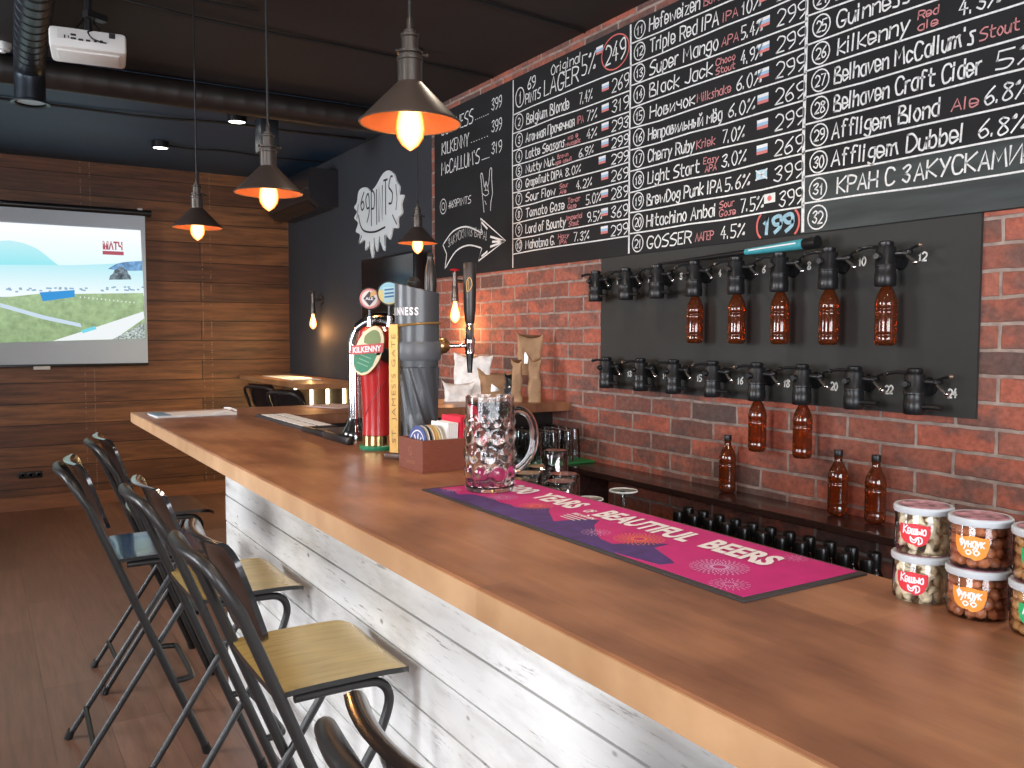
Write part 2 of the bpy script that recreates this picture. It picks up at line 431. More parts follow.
# ------------------------------------------------------------------ handwriting: one-stroke letters (x digits, y: b a 0..9 = -2 -1 0..9)
F = {
'A':(4,'00 26 40/12 32'),'B':(4,'00 06/~06 26 35 24 03/~03 23 42 40 20 00'),'C':(4,'~45 36 16 04 02 10 30 41'),
'D':(4,'00 06/~06 26 44 42 20 00'),'E':(3,'36 06 00 30/03 23'),'F':(3,'36 06 00/03 23'),'G':(4,'~45 36 16 04 02 10 30 42/42 22'),
'H':(4,'00 06/40 46/03 43'),'I':(1,'00 06'),'J':(3,'~36 32 20 01'),'K':(4,'00 06/46 03 40'),'L':(3,'06 00 30'),
'M':(5,'00 06 22 46 50'),'N':(4,'00 06 40 46'),'O':(4,'~26 15 03 10 30 43 35 26'),'P':(4,'00 06/~06 26 45 33 03'),
'R':(4,'00 06/~06 26 45 33 03/23 40'),'S':(4,'~46 26 04 23 42 30 00'),'T':(4,'06 46/26 20'),'U':(4,'~06 02 10 30 42 46'),
'V':(4,'06 20 46'),'Y':(4,'06 23 46/23 20'),'W':(5,'06 10 24 40 56'),
'a':(3,'~34 14 02 10 30/34 30'),'b':(3,'06 00/~03 24 32 20 00'),'c':(3,'~33 14 02 10 31'),'d':(3,'36 30/~34 14 02 10 30'),
'e':(3,'~02 32 24 04 01 10 31'),'f':(3,'~36 16 10/04 24'),'g':(3,'~34 14 02 11 31/~34 30 2b 0a'),'h':(3,'06 00/~03 24 33 30'),
'i':(1,'00 04/05 06'),'j':(2,'~14 10 0b/15 16'),'k':(3,'06 00/34 02 30'),'l':(1,'06 00'),'m':(5,'04 00/~03 14 23 20/~23 44 43 50'),
'n':(3,'04 00/~03 24 33 30'),'o':(3,'~14 02 10 20 32 24 14'),'p':(3,'04 0b/~04 24 32 20 00'),'r':(2,'04 00/~03 14 24'),
's':(3,'~34 14 13 22 20 00'),'t':(3,'~16 11 20 30/04 34'),'u':(3,'~04 01 10 20 33/34 30'),'v':(3,'04 10 34'),'w':(5,'04 10 23 40 54'),
'x':(3,'04 30/00 34'),'y':(3,'04 11/34 0b'),'z':(3,'04 34 00 30'),
'0':(3,'~16 04 02 10 20 32 34 26 16'),'1':(2,'04 16 10'),'2':(3,'~05 16 35 33 00/00 30'),'3':(3,'~05 26 35 13/~13 32 20 01'),
'4':(3,'26 02 32/24 20'),'5':(3,'36 06 03/~03 23 32 20 00'),'6':(3,'~36 14 02 10 31 23 02'),'7':(3,'06 36 10'),
'8':(3,'~16 05 23 31 10 01 13 35 16'),'9':(3,'~33 13 05 26 35 32 10'),
'%':(4,'~05 16 15 05/00 46/~31 42 41 31'),'.':(1,'00 01'),"'":(1,'06 05'),'!':(1,'06 02/00 01'),'#':(4,'10 26/30 46/02 42/14 44'),
'-':(2,'03 23'),'(':(2,'~26 04 02 20'),')':(2,'~06 24 22 00'),
# Cyrillic
'Б':(4,'36 06 00/~03 23 41 20 00'),'Г':(3,'36 06 00'),'З':(4,'~05 26 35 13/~13 32 20 01'),'И':(4,'06 00 46 40'),'Л':(4,'00 26 40'),
'П':(4,'00 06 46 40'),'У':(4,'06 23/46 10'),'Ч':(4,'~06 04 13 43/46 40'),'Н':(4,'00 06/40 46/03 43'),'Р':(4,'00 06/~06 26 45 33 03'),
'С':(4,'~45 36 16 04 02 10 30 41'),'А':(4,'00 26 40/12 32'),'К':(4,'00 06/46 03 40'),'М':(5,'00 06 22 46 50'),'Е':(3,'36 06 00 30/03 23'),
'Т':(4,'06 46/26 20'),'Ф':(4,'26 20/~25 04 12 31 44 25'),'б':(3,'~36 15 02 10 30 32 23 02'),
'а':(3,'~34 14 02 10 30/34 30'),'в':(3,'00 04/~04 24 12/~12 32 20 00'),'д':(3,'~34 14 02 10 30/~34 30 1b'),'е':(3,'~02 32 24 04 01 10 31'),
'ё':(3,'~02 32 24 04 01 10 31/05 06/25 26'),'и':(3,'04 00 34 30'),'й':(3,'04 00 34 30/~06 15 26'),'к':(3,'04 00/34 02 30'),'л':(3,'00 24 30'),
'м':(4,'00 04 22 44 40'),'н':(3,'04 00/34 30/02 32'),'о':(3,'~14 02 10 20 32 24 14'),'п':(3,'00 04 34 30'),'р':(3,'04 0b/~04 24 32 20 00'),
'т':(3,'04 34/14 10'),'у':(3,'04 11/34 0b'),'ч':(3,'~04 03 12 32/34 30'),'ш':(4,'04 00 40 44/24 20'),'ы':(4,'04 00/~02 22 10 00/44 40'),
'ь':(3,'04 00/~02 22 31 00'),'ю':(4,'04 00/02 12/~34 12 20 40 43 34'),'я':(3,'30 34/~34 04 12 32/12 00'),
}
YM = {'b': -2, 'a': -1}
def strokes(s, h, slant=.06, jit=.12, gap=1.15, rnd=random):
    """-> (list of 2-D polylines, width) for the text at cap height h"""
    k = h / 6; x = 0; out = []
    for ch in s:
        if ch == ' ': x += 2.6; continue
        g = F.get(ch)
        if g is None: x += 3; continue
        dy = rnd.uniform(-jit, jit) * 1.5
        for st in g[1].split('/'):
            sm = st[0] == '~'; st = st.lstrip('~')
            pts = []
            for q in st.split():
                yy = YM[q[1]] if q[1] in YM else int(q[1])
                pts.append((x + int(q[0]) + rnd.uniform(-jit, jit), yy + dy + rnd.uniform(-jit, jit)))
            if sm: pts = smoothline(pts, 4)
            out.append([((px + slant * py) * k, py * k) for px, py in pts])
        x += g[0] + gap
    return out, (x - gap) * k

PEN = .9
def write(mb, s, h, o, u, v, pen, width=None, align='l', slant=.06, lift=0, jit=.12):
    """chalk writing on the plane through o; width squeezes or stretches the line to fit"""
    u = Vector(u); v = Vector(v); n = u.cross(v); o = Vector(o) + n * lift
    st, w = strokes(s, h, slant, jit)
    kx = width / w if width else 1
    off = 0 if align == 'l' else (-w * kx if align == 'r' else -w * kx / 2)
    for pl in st:
        mb.ribbon([o + u * (x * kx + off) + v * y for x, y in pl], pen * PEN, n)
    return w * kx

def circ(cx, cy, rx, ry=None, n=20, a0=0, a1=2 * PI):
    ry = rx if ry is None else ry
    return [(cx + rx * math.cos(a0 + (a1 - a0) * i / n), cy + ry * math.sin(a0 + (a1 - a0) * i / n)) for i in range(n if abs(a1 - a0) > 6.28 else n + 1)]

def on(o, u, v, pts): 
    o = Vector(o); u = Vector(u); v = Vector(v); return [o + u * x + v * y for x, y in pts]

def lettering(mb, s, size, o, u, v, bold=.0, shear=0, align='CENTER', width=None, spacing=1):
    """printed letters from Blender's own built-in font"""
    cu = bpy.data.curves.new('lettering', 'FONT'); cu.body = s; cu.size = size; cu.offset = bold; cu.shear = shear
    cu.align_x = align; cu.space_character = spacing; cu.fill_mode = 'FRONT'; cu.resolution_u = 3
    ob = bpy.data.objects.new('lettering', cu); C.objects.link(ob)
    dg = bpy.context.evaluated_depsgraph_get()
    me = bpy.data.meshes.new_from_object(ob.evaluated_get(dg))
    o = Vector(o); u = Vector(u); v = Vector(v)
    xs = [q.co.x for q in me.vertices] or [0, 1]
    k = width / (max(xs) - min(xs)) if width else 1
    mb.mesh([o + u * q.co.x * k + v * q.co.y for q in me.vertices], [tuple(p.vertices) for p in me.polygons])
    bpy.data.objects.remove(ob); bpy.data.curves.remove(cu); bpy.data.meshes.remove(me)

# ================================================================== ROOM
XW, YB, ZC = 2.49, 8.02, 2.86       # brick / dark wall plane, board wall plane, ceiling
XL, YF = -2.8, -2.4
PIER = 5.0
struct(MB().span((XL - .2, YF - .2, -.1), (XW + .2, YB + .2, 0)).build('floor', FLOOR, smooth=False))
struct(MB().span((XL - .2, YF - .2, ZC), (XW + .2, YB + .2, ZC + .1)).build('ceiling', CEIL, smooth=False))
FARC = mat('painted_blue_spill_ceiling', (.020, .048, .092), .6, noise=.1, nscale=2)  # blue screen light on the far bay is put into the ceiling colour
struct(MB().span((XL, 5.18, ZC - .004), (XW, YB, ZC)).build('ceiling_far_spill_sheet', FARC, smooth=False))
struct(MB().span((XL - .2, YB, 0), (XW + .2, YB + .15, ZC)).build('wall_back', WALLWOOD, smooth=False))
struct(MB().span((XW, YF - .2, 0), (XW + .15, PIER, ZC)).build('wall_right', BRICK, smooth=False))
struct(MB().span((XW + .012, PIER, 0), (XW + .15, YB, ZC)).build('wall_far_right', DARKWALL, smooth=False))
PLASTER = mat('grey_plaster', (.24, .23, .22), .8, noise=.05, nscale=3)
# left wall with the street windows (outside the picture), front wall with one more
WZ0, WZ1 = .85, 2.45
LW = [(3.0, 5.6), (-.6, 1.6)]
m = MB(); ys = [YF - .2]
for a, b in sorted(LW): ys += [a, b]
ys += [YB]
for i in range(0, len(ys), 2): m.span((XL - .15, ys[i], 0), (XL, ys[i + 1], ZC))
for a, b in LW:
    m.span((XL - .15, a, 0), (XL, b, WZ0)); m.span((XL - .15, a, WZ1), (XL, b, ZC))
struct(m.build('wall_left', PLASTER, smooth=False))
m = MB(); FX = (-1.9, 1.7)
m.span((XL, YF - .15, 0), (FX[0], YF, ZC)); m.span((FX[1], YF - .15, 0), (XW, YF, ZC))
m.span((FX[0], YF - .15, 0), (FX[1], YF, WZ0)); m.span((FX[0], YF - .15, WZ1), (FX[1], YF, ZC))
struct(m.build('wall_front', PLASTER, smooth=False))
WG = m_thin('window_glass', (.97, .98, 1), .01, 1)
k = 0
for a, b in LW:
    k += 1; r = struct(thing('window_%d' % k, None, None))
    m = MB()
    for yy in (a + .03, (a + b) / 2, b - .03): m.span((XL - .10, yy - .03, WZ0), (XL - .04, yy + .03, WZ1))
    for zz in (WZ0 + .03, WZ1 - .03): m.span((XL - .10, a, zz - .03), (XL - .04, b, zz + .03))
    m.build('window_frame', WHITEP, r, smooth=False)
    MB().span((XL - .075, a + .05, WZ0 + .05), (XL - .070, b - .05, WZ1 - .05)).build('pane', WG, r, smooth=False)
r = struct(thing('window_3', None, None)); m = MB()
for xx in (FX[0] + .03, -.1, FX[1] - .03): m.span((xx - .03, YF - .10, WZ0), (xx + .03, YF - .04, WZ1))
for zz in (WZ0 + .03, WZ1 - .03): m.span((FX[0], YF - .10, zz - .03), (FX[1], YF - .04, zz + .03))
m.build('window_frame', WHITEP, r, smooth=False)
MB().span((FX[0] + .05, YF - .075, WZ0 + .05), (FX[1] - .05, YF - .070, WZ1 - .05)).build('pane', WG, r, smooth=False)
struct(MB().span((XL, YB - .02, 0), (XW, YB, .11)).build('baseboard_back', mat('orange_brown_skirting', (.26, .10, .04), .5, noise=.2, nscale=5, stretch=(1, 1, 8)), smooth=False))
# wood band at the foot of the brick edge where the painted wall begins
# ================================================================== BAR
ZT, TH = 1.10, .042
BX0, BX1, BYF = .55, 1.045, 3.93
bar = thing('bar_counter', 'long L shaped bar with worn brown wooden top and whitewashed board front', 'bar counter', (0, 0, 0))
RY0 = 3.47
top = MB()
outline = [(BX0, -1.2), (BX1, -1.2), (BX1, RY0), (XW, RY0), (XW, BYF + .05), (BX0, BYF)]
top.ext(outline, (0, 0, ZT - TH), (1, 0, 0), (0, 1, 0), TH)
bmesh.ops.bevel(top.bm, geom=[e for e in top.bm.edges if all(v.co.z > ZT - 1e-4 for v in e.verts)], offset=.0025, segments=1, affect='EDGES')
top.build('countertop', COUNTER, bar, smooth=False)
# tan front edge band
e = MB()
e.span((BX0 - .003, -1.2, ZT - TH), (BX0 + .001, BYF, ZT - .003))
e.span((BX0, BYF - .001, ZT - TH), (XW, BYF + .0535, ZT - .003))
e.build('edge_band', EDGE, bar, smooth=False)['label'] = 'pale tan wooden edge strip'
PX = .83
pn = MB(); z = 0.0; hb = .103; zz = .792 + hb * 3
while zz > 0:
    zz -= hb
    z1 = min(zz + hb - .0048, ZT - TH)
    if z1 > zz: pn.box((PX + .011 + random.uniform(-.001, .001), (3.52 - 1.1) / 2, (max(zz, 0) + z1) / 2), (.022, 4.62, z1 - max(zz, 0)), bevel=.0012)
pn.build('board_cladding', WHITEW, bar, smooth=False)['label'] = 'whitewashed horizontal boards'
m = MB(); m.span((PX + .023, -1.1, 0), (PX + .16, 3.51, ZT - TH)); m.span((PX + .17, 3.62, 0), (XW - .01, 3.76, ZT - TH))
m.build('carcass', DARKWORK, bar, smooth=False)

# work surfaces behind the bar
m = MB(); m.span((1.02, .2, .84), (1.62, 3.45, .87), .002)
t = thing('under_bar_shelf', 'dark work shelf behind the bar where the upturned glasses stand', 'shelf')
m.build('shelf_board', DARKWORK, t, smooth=False)
m = MB()
for y in (.3, 1.8, 3.3): m.span((1.05, y, 0), (1.55, y + .03, .84))
m.build('support_panel', DARKWORK, t, smooth=False)
t = thing('back_worktop', 'low dark worktop along the brick wall below the black shelf', 'worktop')
MB().span((1.96, .3, .515), (XW - .002, 3.20, .55), .002).build('worktop_board', DARKWORK, t, smooth=False)
MB().span((2.02, .35, 0), (XW - .004, 3.18, .515)).build('cabinet_body', DARKWORK, t, smooth=False)
t = thing('wall_shelf', 'long dark brown shelf along brick wall holding three brown bottles', 'shelf')
MB().span((2.30, .35, .802), (XW - .001, 3.23, .828), .002).build('shelf_board', DARKWOOD, t, smooth=False)
m = MB()
for y in (3.17, ): m.span((2.315, y, .551), (XW - .001, y + .03, .801))
m.build('end_bracket', DARKWOOD, t, smooth=False)
t = thing('glass_rack_shelf', 'dark shelf in the corner under the bar return carrying the green mat', 'shelf')
MB().span((1.98, 3.235, .80), (XW - .001, 3.60, .828), .002).build('shelf_board', DARKWOOD, t, smooth=False)
MB().span((2.0, 3.24, 0), (2.04, 3.58, .80)).span((XW - .06, 3.42, 0), (XW - .02, 3.58, .80)).build('leg', DARKWOOD, t, smooth=False)

# ================================================================== BAR STOOLS
def make_stool(seatmat):
    r = thing('bar_stool', None, 'bar stool')
    W = .182
    m = MB()
    half = [(.385, -W, .012), (.112, -W, .70), (.040, -W, .88), (.014, -W + .004, .925), (-.010, -W + .022, .966), (-.026, -W + .065, .984), (-.038, -W + .13, .988)]
    full = half + [(x, -y, z) for x, y, z in half[::-1]]
    MB().tube(full[:2] + smoothline(full[2:-2], 4) + full[-2:], .0128, 12).build('back_frame', BLACKTUBE, r)
    # curved plywood backrest between the poles
    prof = [(-.014, 1.013), (.000, 1.008), (.015, .985), (.030, .945), (.046, .90), (.062, .85), (.074, .815), (.080, .798)]
    n = 10; rings = []
    bk = MB()
    for (x, z) in smoothline(prof, 2):
        row = []
        for i in range(n + 1):
            f = i / n * 2 - 1
            hw = .165 - max(0, (z - .955) / .058) ** 2 * .028 - max(0, (.835 - z) / .037) ** 2 * .030
            row.append((x + .016 - .022 * (1 - f * f), f * hw, z))
        rings.append(row)
    vf = [[bk.bm.verts.new(p) for p in row] for row in rings]
    vb = [[bk.bm.verts.new((p[0] + .011, p[1], p[2] + .003)) for p in row] for row in rings]
    R_, C_ = len(rings), n + 1
    for i in range(R_ - 1):
        for j in range(C_ - 1):
            bk.bm.faces.new((vf[i][j], vf[i][j + 1], vf[i + 1][j + 1], vf[i + 1][j]))
            bk.bm.faces.new((vb[i][j + 1], vb[i][j], vb[i + 1][j], vb[i + 1][j + 1]))
    for i in range(R_ - 1):
        bk.bm.faces.new((vf[i][0], vf[i + 1][0], vb[i + 1][0], vb[i][0])); bk.bm.faces.new((vf[i + 1][-1], vf[i][-1], vb[i][-1], vb[i + 1][-1]))
    for j in range(C_ - 1):
        bk.bm.faces.new((vf[0][j + 1], vf[0][j], vb[0][j], vb[0][j + 1])); bk.bm.faces.new((vf[-1][j], vf[-1][j + 1], vb[-1][j + 1], vb[-1][j]))
    bk.build('backrest', BACKREST, r, angle=50)
    # seat: thin ply, front edge rolled down, rounded corners
    st = MB(); sec = [(.108, .697), (.15, .702), (.26, .703), (.35, .702), (.387, .698), (.407, .690), (.420, .680)]
    sec = smoothline(sec, 2); cols = 12
    tops = []; bots = []
    for (x, z) in sec:
        e = max(0, (x - .372) / .05); hw = .186 - .045 * e * e - (.02 if x < .115 else 0)
        tops.append([st.bm.verts.new((x, (i / cols * 2 - 1) * hw, z + .004 * abs(i / cols * 2 - 1) ** 3)) for i in range(cols + 1)])
        bots.append([st.bm.verts.new((x - .001, (i / cols * 2 - 1) * hw, z - .012 + .004 * abs(i / cols * 2 - 1) ** 3)) for i in range(cols + 1)])
    for i in range(len(sec) - 1):
        for j in range(cols):
            st.bm.faces.new((tops[i][j], tops[i + 1][j], tops[i + 1][j + 1], tops[i][j + 1]))
            st.bm.faces.new((bots[i][j + 1], bots[i + 1][j + 1], bots[i + 1][j], bots[i][j]))
        st.bm.faces.new((tops[i][0], bots[i][0], bots[i + 1][0], tops[i + 1][0])); st.bm.faces.new((tops[i + 1][-1], bots[i + 1][-1], bots[i][-1], tops[i][-1]))
    for j in range(cols):
        st.bm.faces.new((tops[0][j + 1], bots[0][j + 1], bots[0][j], tops[0][j])); st.bm.faces.new((tops[-1][j], bots[-1][j], bots[-1][j + 1], tops[-1][j + 1]))
    st_o = st.build('seat', seatmat, r, angle=40); st_o.data.materials.append(BLACK)
    for pf in st_o.data.polygons:
        if pf.normal.z < .35: pf.material_index = 1
    for s in (-1, 1):
        y = s * .165
        leg = smoothline([(.15, y, .679), (.30, y, .679), (.345, y, .668), (.362, y, .635), (.352, y, .59), (.325, y, .53)], 4) + [(-.016, y, .012)]
        lg = MB().tube(leg, .0105, 12).build('front_leg' if False else 'leg', BLACKTUBE, r)
        MB().cyl((-.022, y, 0), (-.010, y, .03), .0145, .0135, 14).build('rubber_foot', BLACKM, lg)
    for s in (-1, 1):
        MB().cyl((.388, s * W, 0), (.379, s * W, .03), .016, .015, 14).build('rubber_foot', BLACKM, r)
    # curved footrest bar and cross bars
    zf = .27; xf = .385 - (zf - .012) * .397 + .004
    MB().tube(smoothline([(xf, -W, zf), (xf + .045, -W + .01, zf), (xf + .06, -W + .05, zf), (xf + .06, W - .05, zf), (xf + .045, W - .01, zf), (xf, W, zf)], 4), .010, 12).build('footrest', BLACKTUBE, r)
    MB().cyl((.038, -.165, .10), (.038, .165, .10), .009, seg=12).build('crossbar', BLACKTUBE, r)
    return r

stool = make_stool(SEATGOLDSHEEN)
gold_sheen_s = [c for c in stool.children if c.name.startswith('seat')][0]; gold_sheen_s['label'] = 'glossy golden wood seat'  # golden is a warm reflection painted on a dark seat
def place(src, x, y, rz, label, group=None):
    o = src if src.get('used') is None and False else copy_tree(src)
    o.location = (x, y, 0); o.rotation_euler = (0, 0, rz); o['label'] = label
    if group: o['group'] = group
    return o
G = 'folding bar stools along the bar'
stool.location = (.388, 1.89, 0); stool.rotation_euler = (0, 0, .0); stool['label'] = 'folding bar stool nearest with its whole seat in view, golden sheen painted in'; stool['group'] = G
place(stool, .382, 2.61, .02, 'folding bar stool with a golden seat half hidden behind the nearest golden seated stool', G)  # golden seats here are dark, with the warm reflection painted in
def dark_copy(x, y, rz, label, group=G):
    o = place(stool, x, y, rz, label, group)
    for c in o.children:
        if c.name.startswith('seat'):
            c.data = DSEAT; c['label'] = 'dark varnished seat'
    return o
DSEAT = gold_sheen_s.data.copy(); DSEAT.materials[0] = SEATDARK
dark_copy(.412, 3.88, .01, 'dark seated bar stool beside the far end of the whitewashed bar front')
blue = dark_copy(.252, 3.20, -.03, 'leftmost bar stool, its dark seat painted with the blue screen reflection')
dark_copy(.348, .80, 0, 'bar stool at the bottom edge showing only its black backrest')
dark_copy(2.02, 7.35, .45, 'left one of two black chairs at the lit wall counter', 'chairs at the lit wall counter')
dark_copy(1.975, 6.50, .45, 'right one of two black chairs at the lit wall counter', 'chairs at the lit wall counter')

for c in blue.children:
    if c.name.startswith('seat'): c.data = DSEAT.copy(); c.data.materials[0] = SEATBLUESHEEN; c['label'] = 'blue black glossy seat'  # blue is the screen's reflection painted on a dark seat
# ================================================================== FAR WALL COUNTER with glowing slots
t = thing('wall_counter', 'narrow wooden counter on the dark wall with glowing slots below', 'counter')
MB().span((2.03, 6.2, 1.025), (XW + .01, YB - .002, 1.065), .002).build('counter_board', COUNTER2, t, smooth=False)
MB().span((2.44, 6.3, .0), (XW + .01, YB - .021, 1.024)).build('back_panel', mat('olive_back_panel', (.16, .13, .07), .6, noise=.1, nscale=4), t, smooth=False)
for y in (6.43, 6.81, 7.21, 7.65):
    MB().span((2.425, y - .018, .62), (2.4395, y + .018, 1.01), .003).build('light_strip', LEDM, t, smooth=False)
tag(MB().span((2.12, 6.75, 1.066), (2.36, 7.6, 1.070)).build('leaflet', PAPER, smooth=False), 'pale leaflet lying on the far wall counter', 'leaflet')

# ================================================================== PROJECTION SCREEN
YS = 7.9
t = thing('projection_screen', 'projection screen with match broadcast hanging before wooden wall', 'projection screen', (0, YS, 0))
MB().span((-1.0, 0, 1.187), (1.238, .004, 2.425)).build('screen_fabric', mat('grey_white_screen', (.52, .60, .68), .8), t, smooth=False)
MB().tube([(-1.04, .02, 2.452), (1.29, .02, 2.452)], .028, 16).build('roller_case', BLACKM, t)
MB().span((-1.0, -.012, 1.165), (1.243, .016, 1.188), .003).build('weight_bar', BLACKM, t)
MB().span((.38, -.018, 1.145), (.5, -.002, 1.172), .003).build('pull_tab', WHITEP, t)
for x in (-.9, 1.2): MB().span((x - .02, 0, 2.47), (x + .02, .115, 2.49)).build('wall_bracket', STEEL, t)
def em(name, c, s=1.0): return mat(name, (0, 0, 0), 1, emit=c, estr=s)
def S(px, py):
    x = .165 + px * .00740
    zt = 2.304 - (py - (222 + px * .055)) * (.9425 / (119.5 - px * .03))
    return (x, zt)
def patch(nm, pts, m, d):
    MB().ext([S(*p) for p in pts], (0, -.004 - d, 0), (1, 0, 0), (0, 0, 1), .0015).build(nm, m, t, smooth=False)
def gradmat(name, c_lo, c_hi, z0, z1, s=1.0, axis=2):
    m_ = bpy.data.materials.new(name); m_.use_nodes = True; N, L = nodes_of(m_); b = N['Principled BSDF']
    tc = N.new('ShaderNodeTexCoord'); sp = N.new('ShaderNodeSeparateXYZ'); mr = N.new('ShaderNodeMapRange')
    L.new(tc.outputs['Object'], sp.inputs[0]); L.new(sp.outputs[axis], mr.inputs[0]); mr.inputs[1].default_value = z0; mr.inputs[2].default_value = z1
    r = ramp(N, [(0, c_lo), (1, c_hi)]); L.new(mr.outputs[0], r.inputs[0]); L.new(r.outputs[0], b.inputs['Emission Color'])
    b.inputs['Emission Strength'].default_value = s; b.inputs['Base Color'].default_value = (0, 0, 0, 1); return m_
L0 = -150
patch('picture_sky', [(L0, 214), (140, 229.7), (141, 275), (L0, 275)], gradmat('sky_picture', (.78, .97, 1.0), (.97, .99, 1.0), 2.0, 2.25), 0)
patch('picture_hill', smoothline([(L0, 246), (-80, 250), (0, 241), (14, 241), (26, 244), (38, 250), (52, 262)], 3) + [(56, 265), (L0, 264)], gradmat('hill_picture', (.28, .80, .88), (.55, .88, .93), 1.95, 2.17), .001)
patch('picture_lake', [(L0, 263), (70, 265), (104, 264), (141, 262), (142, 297), (L0, 295)], gradmat('lake_picture', (.88, .97, .99), (.45, .84, .92), 1.75, 2.02), .002)
patch('picture_headland', smoothline([(105, 269), (114, 264), (124, 262), (141, 261)], 3) + [(141, 271), (118, 271)], em('headland_picture', (.18, .36, .62)), .003)
ISLET = None
patch('picture_islet', [(106, 280), (107, 276), (110, 274), (112, 270), (115, 269), (117, 266), (120, 267), (122, 269), (125, 271), (126, 274), (128, 276), (129, 280)], em('islet_picture', (.17, .22, .26)), .004)
patch('picture_field', [(L0, 300), (0, 297), (40, 293), (70, 294), (141, 294), (143, 341), (L0, 342)], gradmat('field_picture', (.28, .40, .20), (.36, .50, .27), 1.37, 1.72), .005)
patch('picture_stand', [(37, 292), (71, 290), (71, 297), (40, 301)], em('stand_picture', (.05, .32, .72)), .006)
patch('picture_track', [(0, 302), (40, 315), (76, 324), (77, 328), (40, 319), (0, 306)], em('track_picture', (.62, .75, .88)), .006)
patch('picture_road', [(48, 341), (95, 327), (141, 313), (142, 320), (110, 341)], em('road_picture', (.88, .92, .94)), .007)
patch('picture_banner', [(76, 331), (90, 327), (92, 330), (78, 334)], em('banner_picture', (.20, .70, .82)), .008)
patch('picture_crowd', [(108, 341), (142, 324), (142, 341)], em('crowd_picture', (.42, .48, .46)), .008)
for mn, sc_, am in (('field_picture', 14, .22), ('crowd_picture', 60, .8), ('islet_picture', 40, .7), ('headland_picture', 25, .4)):
    mq = bpy.data.materials[mn]; N_, L_ = nodes_of(mq); bq = N_['Principled BSDF']
    tc_ = N_.new('ShaderNodeTexCoord'); f_ = noise(N_, L_, tc_.outputs['Object'], sc_, 4, .7)
    r_ = ramp(N_, [(.35, (1 - am,) * 3), (.65, (1 + am,) * 3)]); L_.new(f_, r_.inputs[0])
    src = bq.inputs['Emission Color'].links[0].from_socket if bq.inputs['Emission Color'].links else tuple(bq.inputs['Emission Color'].default_value)[:3]
    L_.new(mix(N_, L_, 1.0, src, r_.outputs[0], 'MULTIPLY'), bq.inputs['Emission Color'])
mk = MB(); rs = random.Random(4)
for i in range(46):
    px = rs.uniform(-20, 140); q = S(px, rs.uniform(288, 292)); mk.ext([(q[0], q[1]), (q[0] + .02, q[1]), (q[0] + .02, q[1] + .012), (q[0], q[1] + .012)], (0, -.0125, 0), (1, 0, 0), (0, 0, 1), .001)
mk.build('picture_people', em('people_picture', (.30, .45, .60)), t, smooth=False)
mk = MB()
for i in range(14):
    q = S(76 + i * 4.2, 298 + i * .5); mk.ext([(q[0], q[1]), (q[0] + .008, q[1]), (q[0] + .008, q[1] + .012), (q[0], q[1] + .012)], (0, -.0125, 0), (1, 0, 0), (0, 0, 1), .001)
mk.build('picture_fence', em('fence_picture', (.85, .9, .9)), t, smooth=False)
lg = MB(); x, z = S(100, 245); lettering(lg, 'МАТЧ', .085, (x, -.013, z - .03), (1, 0, 0), (0, 0, 1), bold=.004, align='LEFT', width=.15)
lg.ext([(x, z - .075), (x + .16, z - .075), (x + .16, z - .045), (x, z - .045)], (0, -.012, 0), (1, 0, 0), (0, 0, 1), .001)
lg.build('channel_logo', em('logo_picture', (.45, .10, .14)), t, smooth=False)

# ================================================================== CEILING FITTINGS
# spiral duct running away from the camera, ends in a collar pointing down
def bellows(p0, p1, r, pitch, amp):
    p0 = Vector(p0); p1 = Vector(p1); L_ = (p1 - p0).length; n = int(L_ / pitch)
    pts = []; rr = []
    for i in range(n):
        for f, a in ((.0, 0), (.42, 0), (.5, amp), (.58, 0)):
            pts.append(p0 + (p1 - p0) * ((i + f) / n)); rr.append(r + a)
    pts.append(p1); rr.append(r); return pts, rr
DUCT = mat('black_galvanised_duct', (.045, .055, .068), .36, metal=.8)
t = thing('spiral_duct', 'thick black spiral duct coming towards us below the ceiling at top left', 'air duct')
p, r_ = bellows((.190, 2.2, 2.772), (.255, 4.80, 2.765), .069, .098, .0035)
MB().tube(p, r_, 28).build('duct_pipe', DUCT, t, angle=20)
el = [(.255, 4.80, 2.765), (.257, 4.86, 2.762), (.259, 4.915, 2.745), (.260, 4.95, 2.70), (.260, 4.955, 2.58)]
MB().tube(smoothline(el, 4), .0695, 28).build('elbow', DUCT, t)
m = MB().lathe([(.070, .0), (.088, -.004), (.088, .004), (.072, .012)], (.260, 4.955, 2.570), 32, False, False); m.build('collar_ring', DUCT, t)
MB().cyl((.260, 4.955, 2.577), (.260, 4.955, 2.581), .067, seg=28).build('grille', mat('pale_grille', (.35, .45, .50), .5), t)
t = thing('round_ceiling_duct', 'round dark duct crossing the ceiling above the wooden wall end', 'air duct')
p, r_ = bellows((XL, 5.18, 2.779), (XW, 5.18, 2.779), .0745, .12, .0015)
MB().tube(p, r_, 24).build('duct_pipe', mat('black_painted_duct', (.017, .013, .012), .5), t, angle=20)
for x in (-1, .4, 2.0): MB().cyl((x, 5.18, 2.84), (x, 5.18, ZC), .004, seg=8).build('hanger_rod', STEEL, t)
